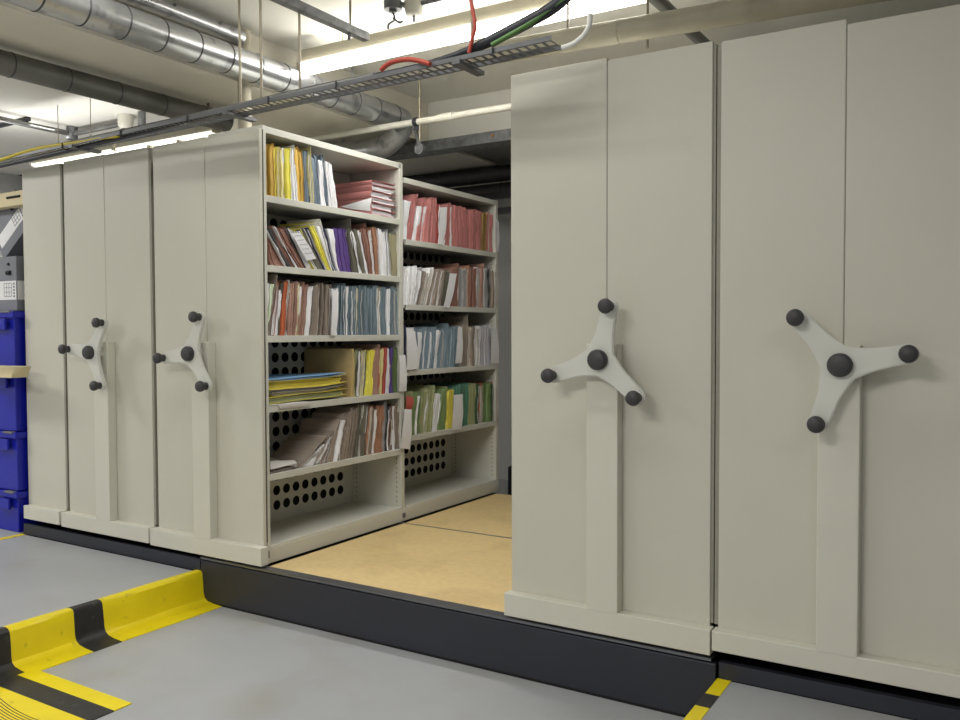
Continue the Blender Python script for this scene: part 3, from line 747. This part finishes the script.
for x in (-1.4, -2.2, -2.62, -3.2, -3.75, -4.3):
    bm = bmesh.new(); yt_ = YT0+ty(x); tube(bm, [(x, yt_-.004, ZT+.025), (x, yt_-.006, ZT-.006), (x, yt_+.02, ZT-.010)], .004, 6); obj('cable_tie', bm, CABLE, T)

def rod(u, vtop, vbot, y, x=None, label='', z1=None):
    p = at(u, vbot, 'y', y); q = at(u, vtop, 'y', y)
    zt = z1 if z1 is not None else q.z
    bm = bmesh.new(); tube(bm, [(p.x, y, p.z), (p.x, y, zt)], .006, 8)
    o = obj('hanger_rod', bm, ROD, None, (p.x, y, zt)); tag(o, label, 'hanger rod', 'thin rods hanging the services')
    return p
for (u, vb, lab) in ((240.5, 108, 'thin hanger rod left of the other two rods over the tray'), (261.5, 98, 'thin hanger rod in front of the shiny duct, second from left'), (472, 50, 'hanger rod beside the red cable dropping to the tray')):
    rod(u, 0, vb, YT1+.02, label=lab, z1=2.9)
p = rod(300, 12, 88, YT1+.02, label='hanger rod from the dark strut channel down to the tray', z1=2.70)
# strut channel carrying that rod
xs = p.x
def stick(name, pts, r, m, label, cat, seg=12, group=None, sharp=35, rad=None):
    bm = bmesh.new(); tube(bm, pts, r, seg, rad=rad)
    o = obj(name, bm, m, None, Vector(pts[0]), sharp=sharp); return tag(o, label, cat, group)
bm = bmesh.new(); yq0 = at(272, 0, 'x', xs).y-.9; yq1 = at(366, 36, 'x', xs).y; zq = at(301, 12, 'x', xs).z
box(bm, xs-.02, xs+.02, yq0, yq1, zq, zq+.006); box(bm, xs-.02, xs-.016, yq0, yq1, zq+.006, zq+.04); box(bm, xs+.016, xs+.02, yq0, yq1, zq+.006, zq+.04)
ST = empty('strut_channel', (xs, yq0, zq), 'dark steel strut channel under the ceiling running towards the lamp', 'strut')
obj('channel', bm, STEEL, ST)
for y_ in (-.3, yq1-.12):
    bm = bmesh.new(); tube(bm, [(xs, y_, zq+.03), (xs, y_, ZC)], .006, 8); obj('hanger', bm, ROD, ST)
bm = bmesh.new(); tube(bm, [(xs, yq1-.13, zq), (xs, yq1-.13, zq-.03)], .008, 8); obj('bolt', bm, STEEL, ST)
# black feeder cable, green earth, red cables, yellow cable, white hose
YC = -.24
def pxpath(pp, y, n=6): return smooth_path([at(u, v, 'y', y+.11*max(0, 430-u)/430) for u, v in pp], n)
pc = pxpath([(600, -40), (560, 2), (528, 22), (490, 41), (455, 56), (400, 71), (320, 87), (240, 106), (120, 138), (0, 166)], YC)
stick('power_cable', pc, .02, CABLE, 'thick black power cable dropping onto the cable tray', 'cable', rad=[.024-.011*min(1, max(0, (i_-14)/14)) for i_ in range(len(pc))])
stick('earth_cable', pxpath([(600, -30), (556, 5), (530, 23), (508, 36), (492, 45)], YC-.012), .010, GRNC, 'green earth cable under the thick black cable', 'cable')
stick('signal_cable', pxpath([(469, -8), (473, 12), (475, 26), (472, 40), (469, 53)], YC-.03), .008, REDC, 'red cable dropping beside a rod onto the tray', 'cable')
stick('signal_cable', pxpath([(381, 70), (390, 63), (406, 59.5), (420, 61), (430, 64)], YC-.045), .010, REDC, 'short red cable arching above the tray', 'cable')
stick('signal_cable', pxpath([(-20, 166), (6, 158), (24, 152), (45, 147), (80, 142), (100, 138), (118, 136)], YC-.03), .010, YELC, 'yellow cable lying along the left end of the tray', 'cable')
stick('flexible_hose', pxpath([(590, 14), (589, 26), (583, 36), (573, 44), (562, 48)], YC+.03), .010, WHT, 'white flexible hose curving down at the tray end', 'hose')
# conduit clipped to the tray's near side at the left
stick('conduit', [(-6.2, YT0+ty(-6.2)+.016, ZT+.020), (-2.0, YT0+ty(-2.0)+.016, ZT+.020)], .0125, GALVD, 'thin grey conduit lying along the cable tray edge', 'conduit')
# beige pipe along the tops of the right hand units
pz = 2.5
pa, pb = at(330, 80, 'z', pz), at(725, 14, 'z', pz)
yy = (at(600, 34.5, 'z', pz).y+pb.y)/2
pl = lambda x: pa.lerp(pb, (x-pa.x)/(pb.x-pa.x))
bm = bmesh.new(); tube(bm, [pl(-2.0), pl(3.0)], .052, 20)
for x in (-1.22, .4): tube(bm, [pl(x-.002), pl(x+.002)], .0545, 20)
o = obj('beige_pipe', bm, PIPEB, None, (-1, yy, pz)); tag(o, 'thick beige pipe running above the right hand shelving tops', 'pipe')
rp = at(645, 45, 'y', yy)
bm = bmesh.new(); tube(bm, [(rp.x, yy+.03, 2.42), (rp.x, yy+.03, 2.9)], .006, 8); o = obj('hanger_rod', bm, ROD, None, (rp.x, yy+.03, 2.9)); tag(o, 'short rod below the beige pipe over the right shelving', 'hanger rod', 'thin rods hanging the services')
rp = at(568, 20, 'y', yy-.06)
bm = bmesh.new(); tube(bm, [(rp.x, yy-.06, 2.5), (rp.x, yy-.06, 2.9)], .006, 8); o = obj('hanger_rod', bm, ROD, None, (rp.x, yy-.06, 2.9)); tag(o, 'dark rod in front of the lamp beside the white hose', 'hanger rod', 'thin rods hanging the services')
# dark pipe crossing above it towards the back
a = at(663, 5, 'z', 2.66); b = at(700, 42, 'z', 2.66)
stick('dark_pipe', [(a.x+.0, -1.2, 2.66), (a.x, 2.26, 2.66)], .03, GALVD, 'dark pipe crossing over the beige pipe towards the back', 'pipe', 16)
# white pipe in front of the duct elbow with clamp, coupling and hangers
wy = 1.45
wa, wb = at(377, 128, 'y', wy), at(493, 110, 'y', wy)
wz = (wa.z+wb.z)/2-.0
W = empty('white_pipe', (wa.x, wy, wz), 'thin white pipe crossing in front of the duct elbow', 'pipe')
bm = bmesh.new(); tube(bm, [(-6, wy, wz), (.5, wy, wz)], .021, 16); obj('pipe_run', bm, PIPEW, W)
cx = at(447, 117, 'y', wy).x
bm = bmesh.new(); tube(bm, [(cx-.06, wy, wz), (cx+.05, wy, wz)], .026, 16); obj('coupling', bm, PIPEW, W)
cx = at(416, 120, 'y', wy).x
bm = bmesh.new(); tube(bm, [(cx-.014, wy, wz), (cx+.014, wy, wz)], .029, 16); box(bm, cx-.012, cx+.03, wy-.012, wy+.012, wz-.055, wz-.03); obj('clamp', bm, CABLE, W)
bm = bmesh.new(); tube(bm, [(cx+.03, wy, wz-.12), (cx+.03, wy, 2.9)], .006, 8); obj('hanger', bm, ROD, W)
dz = at(412, 150, 'y', 2.05).z
bm = bmesh.new(); tube(bm, smooth_path([(cx-.02, wy+.01, wz-.03), (cx-.03, wy+.05, wz-.07), (cx-.03, wy+.08, wz-.13)]), .014, 10); obj('drop_bracket', bm, STEEL, W)
bm = bmesh.new(); tube(bm, [(cx-.03, wy+.07, wz-.155), (cx-.03, wy+.10, wz-.155)], .036, 18); obj('flange_disc', bm, STEEL, W)
# steel channel beam
SB = empty('steel_beam', (-2.5, 2.1, 2.5), 'grey galvanised steel beam spanning the aisle at the back', 'beam')
bm = bmesh.new(); box(bm, -3.95, 3, 2.09, 2.10, 2.495, 2.572); box(bm, -3.95, 3, 2.10, 2.24, 2.562, 2.572); box(bm, -3.95, 3, 2.10, 2.24, 2.495, 2.505)
obj('web', bm, STEEL, SB)
bm = bmesh.new(); q = at(493, 135.5, 'y', 2.09); tube(bm, [(q.x, 2.09, q.z), (q.x, 2.08, q.z)], .012, 6); obj('bolt', bm, mat('rust_bolt', (170, 120, 70), .7, .3), SB)
# shiny spiral duct along the beam, with elbow
DX, DZ, DR = -3.34, 2.646, .08
SEAMD = mat('duct_seam', (84, 85, 88), .5, .6)
def duct(name, pts, r, m, label, ringstep=None, straps=()):
    P3 = [Vector(p) for p in pts]
    bm = bmesh.new(); tube(bm, P3, r, 32)
    d = 0
    for a, b in zip(P3, P3[1:]):
        L = (b-a).length; dirn = (b-a)/L
        if ringstep and L > ringstep:
            k = ringstep*.5
            while k < L:
                c = a+dirn*k; n0 = len(bm.faces); tube(bm, [c-dirn*.005, c-dirn*.003, c+dirn*.003, c+dirn*.005], 0, 32, rad=[r*1.0, r*1.03, r*1.03, r*1.0]); k += ringstep
                bm.faces.ensure_lookup_table()
                for f_ in bm.faces[n0:]: f_.material_index = 1
    n0 = len(bm.faces)
    for (x, y, z0_, z1_) in straps: box(bm, x-.01, x+.01, y-.002, y+.002, z0_, z1_)
    o = obj(name, bm, [m, SEAMD], None, P3[0], sharp=30); return tag(o, label, 'air duct')
ye = 1.68
el = [(DX, ye+.1*math.sin(t), DZ-.1*(1-math.cos(t))) for t in [i*math.pi/16 for i in range(9)]]
duct('air_duct', [(DX, -5, DZ), (DX, ye-.02, DZ)], DR, GALV, 'shiny round metal duct running along the beam at upper left', .21, [(DX, -1.6, DZ+.07, 2.9), (DX, 1.2, DZ+.07, 2.9)])
pA = Vector((DX, ye-.015, DZ))
path = smooth_path([pA, pA+Vector((-.005, .07, -.006)), pA+Vector((-.05, .12, -.05)), pA+Vector((-.15, .13, -.125)), pA+Vector((-.27, .13, -.16)), pA+Vector((-.5, .13, -.165)), pA+Vector((-1.2, .13, -.165))], 5)
duct('duct_elbow', path, DR*.98, GALV, 'crinkled metal duct elbow turning under the beam', None, [(DX-.6, ye+.13, DZ-.1, 2.6)])
# dull duct under the far edge of the soffit
d2 = at(100, 90.5, 'x', -4.0)
duct('air_duct', [(-4.0, -5, d2.z), (-4.0, .75, d2.z+.012)], .062, GALVD, 'dull grey round duct running below the far edge of the beam', .3, [(-4.0, -.8, d2.z+.05, 2.6), (-4.0, .6, d2.z+.05, 2.6)])
# smaller pipe above the shiny duct with a drop leg
pp = at(200, 22, 'x', -3.43)
SP = empty('drain_pipe', (-3.43, -1, pp.z), 'slim metal pipe above the shiny duct with a vertical drop leg', 'pipe')
ydrop = at(241, 45, 'x', -3.43).y
bm = bmesh.new(); tube(bm, [(-3.43, -5, pp.z), (-3.43, ydrop, pp.z)], .042, 20); obj('pipe_run', bm, GALV, SP)
bm = bmesh.new(); tube(bm, [(-3.438, ydrop+.03, pp.z+.05), (-3.438, ydrop+.03, 2.2)], .038, 20); obj('drop_leg', bm, PIPEB, SP)
for k in range(5):
    bm = bmesh.new(); y_ = ydrop-.18-.3*k; tube(bm, [(-3.395, y_, pp.z+.02), (-3.386, y_, pp.z+.02)], .008, 8); obj('rivet', bm, STEEL, SP)
# ducts in the dark beyond
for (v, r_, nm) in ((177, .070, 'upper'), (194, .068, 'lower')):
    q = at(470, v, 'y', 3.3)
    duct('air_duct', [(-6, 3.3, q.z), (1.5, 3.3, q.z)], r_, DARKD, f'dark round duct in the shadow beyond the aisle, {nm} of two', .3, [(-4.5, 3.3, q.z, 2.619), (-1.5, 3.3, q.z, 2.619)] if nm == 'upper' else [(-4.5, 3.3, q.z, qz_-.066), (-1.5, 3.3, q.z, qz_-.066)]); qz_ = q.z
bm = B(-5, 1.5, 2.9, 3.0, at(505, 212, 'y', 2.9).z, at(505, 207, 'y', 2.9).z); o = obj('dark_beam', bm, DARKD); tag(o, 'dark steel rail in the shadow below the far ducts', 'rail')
bm = bev(B(-3.4, -2.5, 3.3, 3.9, -.3, at(503, 466, 'y', 3.3).z), .01); o = obj('equipment_case', bm, CABLE); tag(o, 'black case on the floor beyond the far end of the aisle', 'case')

# ---------------------------------------------------------------- lamps
def batten(name, x0, x1, y, zt, zb, label, group='fluorescent battens', hang=True, dh=1, feet=False):
    L_ = empty(name, ((x0+x1)/2, y, zt), label, 'lamp', group)
    obj('lamp_body', bev(B(x0, x1, y-.035, y+.035, zt-.065, zt+.02), .004), LAMPM, L_)
    bm = bmesh.new()
    pr = [(-.045, 0), (-.048, -.03), (-.04, -.06), (-.02, -.078), (0, -.083), (.02, -.078), (.04, -.06), (.048, -.03), (.045, 0)]
    A = [bm.verts.new((x0+.01, y+a, zt-.056+b*dh)) for a, b in pr]; C_ = [bm.verts.new((x1-.01, y+a, zt-.056+b*dh)) for a, b in pr]
    for i in range(len(pr)-1): bm.faces.new((A[i], A[i+1], C_[i+1], C_[i]))
    bm.faces.new(A); bm.faces.new(C_[::-1]); bm.faces.new((A[0], C_[0], C_[-1], A[-1]))
    obj('diffuser', bm, GLOW2 if dh < .3 else GLOW, L_)
    obj('end_cap', bev(B(x0-.012, x0+.008, y-.05, y+.05, zt-.056-.084*dh, zt-.05), .004), LAMPM, L_)
    if hang and zt < 2.89:
        for x in (x0+.3, x1-.3):
            bm = bmesh.new(); tube(bm, [(x, y, zt), (x, y, ZC)], .005 if dh > .3 else .003, 8); obj('hanger', bm, ROD, L_)
    if feet:
        for x in (x0+.35, x1-.35): obj('foot', B(x-.015, x+.015, y-.03, y+.03, 2.181, zt-.05), LAMPM, L_)
    return L_
yl_ = .69
xl, xr_ = at(304, 70, 'y', yl_).x, at(652, 4, 'y', yl_).x
batten('fluorescent_batten', xl, xr_, yl_, 2.795, 2.66, 'long lit fluorescent batten above the open aisle', dh=.72)
q0, q1 = at(36, 169, 'y', .8), at(217, 131, 'y', .8)
zz = (q0.z+q1.z)/2
batten('fluorescent_batten', q0.x, (q0.x+q1.x)/2-.02, .8, zz+.07, 2.4, 'lit fluorescent batten behind the shelving tops at far left', hang=True, dh=.22)
batten('fluorescent_batten', (q0.x+q1.x)/2+.02, q1.x, .8, zz+.07, 2.4, 'lit fluorescent batten behind the shelving tops, nearer the open unit', hang=False, dh=.22, feet=True)

def area(x, y, z, sx, sy, power, rot=(0, 0, 0), col=(1, .985, .945)):
    l = bpy.data.lights.new('lamp_and_fill_light', 'AREA'); l.shape = 'RECTANGLE'; l.size = sx; l.size_y = sy; l.energy = power; l.color = col
    o = bpy.data.objects.new('lamp_and_fill_light', l); COL.objects.link(o); o.location = (x, y, z); o.rotation_euler = rot; return o
area(-2.1, -.78, 2.84, 2.4, .1, 17)
area(-1.4, -4.2, 2.84, 1.6, .8, 106)
area(-4.6, -4.0, 2.84, 1.6, .8, 97)
area(-6.8, -1.5, 2.84, 1.6, .5, 70)
area(-7.2, 1.0, 2.84, 1.6, .2, 40)  # added fill light, no fixture: brightens the upper left wall
area(-5.6, .85, 2.45, 2.4, .08, 12, (math.pi, 0, 0))
area(1.8, -3.4, 2.84, 1.6, .6, 24)
area(-2.2, yl_, 2.65, 1.9, .08, 17)
area(-2.2, yl_+.02, 2.83, 1.9, .08, 5, (math.pi, 0, 0))

# ---------------------------------------------------------------- ceiling conduit fittings
JB = empty('junction_box', at(393, 10, 'z', 2.80), 'grey round conduit box on the ceiling above the lamp', 'junction box')
q = JB.location
bm = bmesh.new(); tube(bm, [(q.x, q.y, 2.80), (q.x, q.y, 2.84), (q.x, q.y, 2.845)], 0, 20, rad=[.046, .048, .03]); obj('body', bm, STEEL, JB)
bm = bmesh.new(); tube(bm, [(q.x, q.y, 2.80), (q.x, q.y, 2.785)], .02, 12); tube(bm, smooth_path([(q.x, q.y, 2.785), (q.x+.01, q.y, 2.75), (q.x-.02, q.y-.01, 2.73), (q.x-.03, q.y, 2.71)]), .006, 6); tube(bm, smooth_path([(q.x, q.y, 2.76), (q.x+.04, q.y, 2.73), (q.x+.06, q.y, 2.735)]), .006, 6); obj('hook', bm, STEEL, JB)
bm = bmesh.new(); tube(bm, [(q.x, q.y, 2.845), (q.x, q.y, ZC)], .014, 10); obj('stem', bm, STEEL, JB)
q2 = at(414, 10, 'z', 2.80)
DT = empty('ceiling_rose', q2, 'white cup shaped ceiling rose beside the grey conduit box', 'ceiling rose')
bm = bmesh.new(); tube(bm, [(q2.x, q2.y, z_) for z_ in (2.772, 2.774, 2.80, 2.845, 2.847)], 0, 24, rad=[.03, .042, .048, .050, .04]); obj('cup', bm, PIPEW, DT)
bm = bmesh.new(); tube(bm, [(q2.x, q2.y, 2.773), (q2.x, q2.y, 2.74)], .006, 8); obj('pin', bm, STEEL, DT)
bm = bmesh.new(); tube(bm, [(q2.x, q2.y, 2.847), (q2.x, q2.y, ZC)], .014, 10); obj('stem', bm, STEEL, DT)
stick('conduit', [(q.x+.045, q.y, 2.825), (q2.x-.048, q2.y, 2.825)], .013, STEEL, 'short conduit between the grey box and the white rose', 'conduit')
stick('conduit', [(q2.x+.05, q2.y, 2.825), (q2.x+1.8, q2.y, 2.825)], .013, STEEL, 'conduit running right from the white ceiling rose', 'conduit')
# conduit run with dome camera on the left ceiling
zc_ = 2.84
c0, c1, c2 = at(-30, 113.5, 'z', zc_), at(72, 134, 'z', zc_), at(122, 122, 'z', zc_)
CX_ = c1.x
stick('conduit', [(c1.x, c0.y-2, zc_), (c1.x, c1.y, zc_)], .022, GALVD, 'grey conduit along the left ceiling towards the tee box', 'conduit')
bm = bmesh.new(); tube(bm, [(c1.x, c1.y, zc_-.045), (c1.x, c1.y, zc_+.058)], .045, 18); o = obj('conduit_tee_box', bm, STEEL, None, (c1.x, c1.y, zc_)); tag(o, 'round grey tee box where two conduits meet on the left ceiling', 'junction box')
stick('conduit', [(c1.x+.045, c1.y, zc_), (c2.x-.06, c1.y, zc_)], .022, GALVD, 'grey conduit from the tee box to the dome camera', 'conduit')
DC = empty('dome_camera', (c2.x, c1.y, zc_), 'small white dome camera with dark lens on the left ceiling', 'security camera')
bm = bmesh.new(); tube(bm, [(c2.x, c1.y, z_) for z_ in (ZC, 2.83, 2.81, 2.79)], 0, 20, rad=[.06, .06, .055, .04]); obj('housing', bm, PIPEW, DC)
bm = bmesh.new(); tube(bm, [(c2.x, c1.y, z_) for z_ in (2.80, 2.77, 2.745, 2.735)], 0, 20, rad=[.036, .038, .028, .005]); obj('dome', bm, CABLE, DC)
stick('conduit', [(c2.x+.20, c1.y, 2.90), (c2.x+.20, c1.y, 2.76)], .03, STEEL, 'short grey fitting hanging right of the dome camera', 'conduit')
c3 = at(8, 134, 'z', 2.8)
stick('conduit', [(c3.x-1.5, c3.y, 2.882), (c3.x, c3.y, 2.882), (c3.x+.3, c3.y, 2.882)], .019, CABLE, 'dark conduit stub at the far left edge under the ceiling', 'conduit')

# ---------------------------------------------------------------- crates and boxes at far left
def crate(x1, y0, z0, z1, label, w=.6, d=.6):
    x0 = x1-w
    C_ = empty('storage_crate', ((x0+x1)/2, y0+d/2, z0), label, 'crate', 'stacked blue plastic crates')
    bm = bmesh.new()
    t = .02
    box(bm, x0+t, x1-t, y0+t, y0+d-t, z0, z1-.03)
    for k in range(2):
        xx = x0+.09+k*.2; box(bm, xx, xx+.02, y0+t-.008, y0+t, z0+.01, z1-.06)
    for k in range(3):
        yy_ = y0+.12+k*.18; box(bm, x1-t, x1-t+.008, yy_, yy_+.02, z0+.01, z1-.06)
    obj('tub', bev(bm, .004, 1), BLUE, C_)
    bm = B(x0, x1, y0, y0+d, z1-.045, z1-.004); obj('rim', bev(bm, .006), BLUE, C_)
    obj('grip', bev(B(x1-.22, x1-.07, y0-.014, y0+.004, z1-.12, z1-.05), .005), BLUE, C_)
    obj('clip', bev(B(x1-.13, x1-.03, y0-.008, y0+.02, z1-.012, z1-.001), .002), mat('clip_grey', (120, 120, 118), .5), C_)
    return C_
XC = -5.037
zsC = [ZL, .165, .545, .94, 1.31]
for k, lab in enumerate(('blue plastic crate on the floor, lowest of the stack', 'blue plastic crate second from the bottom of the stack', 'blue plastic crate below the top crate of the stack', 'blue plastic crate on top of the crates, under grey boxes')):
    crate(XC+(.0, .002, -.003, .0)[k], -.07, zsC[k]+.0005, zsC[k+1], lab)
def archive_box(x1, y0, z0, h, label, rotx=0, w=.38, d=.42, ry=0):
    A = empty('archive_box', (x1-w/2, y0+d/2, z0+(h/2 if ry else 0)), label, 'archive box', 'grey archive boxes on the crates')
    x0 = x1-w
    obj('carton', bev(B(x0, x1, y0, y0+d, z0, z0+h), .003), GREYB, A)
    obj('label_panel', B(x0+.03, x1-.004, y0-.0015, y0, z0+.07, z0+h*.55), LABELW, A)
    obj('label_panel', B(x1, x1+.0015, y0+.005, y0+d*.8, z0+.07, z0+h*.55), LABELW, A)
    bm = bmesh.new()
    for k in range(4):
        zz_ = z0+.09+k*.028; box(bm, x1-.14, x1-.055, y0-.0028, y0-.0015, zz_, zz_+.003)
    for k in range(4): box(bm, x1-.14+k*.028, x1-.138+k*.028, y0-.0028, y0-.0015, z0+.09, z0+.176)
    obj('label_lines', bm, INK, A, smooth=False)
    bm = bmesh.new()
    for k in range(5): box(bm, x1-.035, x1-.02, y0-.0028, y0-.0015, z0+.085+k*.02, z0+.097+k*.02)
    obj('label_text', bm, INK, A, smooth=False)
    bm = bmesh.new(); tube(bm, [(x1-.10, y0-.002, z0+h*.70), (x1-.06, y0-.002, z0+h*.70)], .014, 10); tube(bm, [(x1-.09, y0-.002, z0+h*.86), (x1-.075, y0-.002, z0+h*.86)], .008, 8); obj('hand_hole', bm, BLACK, A)
    if ry or rotx: A.rotation_euler = (rotx, ry, 0)
    return A
yb_ = at(16.5, 280, 'x', -5.06).y
archive_box(-5.06, yb_, 1.3105, .345, 'grey archive box with white label standing on the top crate')
cB = at(9, 224, 'y', .12)
t = archive_box(cB.x+.19, .12, cB.z-.15, .29, 'grey archive box tipped over above the upright grey box', ry=-.62, w=.38, d=.3)
LB = empty('carton_lid', (-5.3, .2, 1.99), 'cream carton lid with hand slot on top of the grey boxes', 'carton lid', None)
l0, l1 = at(12, 206, 'y', .05).z, at(12, 191.5, 'y', .05).z
bm = bmesh.new(); box(bm, -5.75, -5.06, .05, .46, l0, l1+.0); obj('lid', bev(bm, .004), CARD, LB)
h0, h1 = at(7, 198, 'y', .049), at(20, 196, 'y', .049)
bm = bmesh.new(); tube(bm, [h0, h1], .008, 8); obj('hand_slot', bm, BLACK, LB)
# open carton flap on a second stack just left of the frame
tp = at(13.5, 366, 'y', -.2)
KB = empty('open_carton', (tp.x-.3, -.15, tp.z-.04), 'beige open carton poking out in front of the blue crates', 'carton')
bm = bmesh.new()
b0 = at(11, 378, 'y', -.2); t0 = at(15, 367, 'y', -.2)
vs = [bm.verts.new(p) for p in ((b0.x-.4, -.2, b0.z), (b0.x, -.2, b0.z), (t0.x, -.2, t0.z), (b0.x-.4, -.2, t0.z), (b0.x-.4, -.0995, b0.z), (b0.x, -.0995, b0.z), (t0.x, -.0995, t0.z), (b0.x-.4, -.0995, t0.z))]
for f in ((0, 1, 5, 4), (0, 3, 2, 1), (1, 2, 6, 5), (5, 6, 7, 4), (4, 7, 3, 0)): bm.faces.new([vs[i] for i in f])
o = obj('tray', bm, CARD, KB)
sm = o.modifiers.new('thickness', 'SOLIDIFY'); sm.thickness = .004

# ---------------------------------------------------------------- world and view
w = bpy.data.worlds.new('world'); S.world = w; w.use_nodes = True
w.node_tree.nodes['Background'].inputs[0].default_value = (.9, .92, 1, 1); w.node_tree.nodes['Background'].inputs[1].default_value = .03
S.view_settings.view_transform = 'Standard'; S.view_settings.look = 'None'; S.view_settings.exposure = 0
try:
    S.cycles.use_denoising = True; S.cycles.denoiser = 'OPENIMAGEDENOISE'
    S.cycles.max_bounces = 8; S.cycles.diffuse_bounces = 3
except Exception: pass
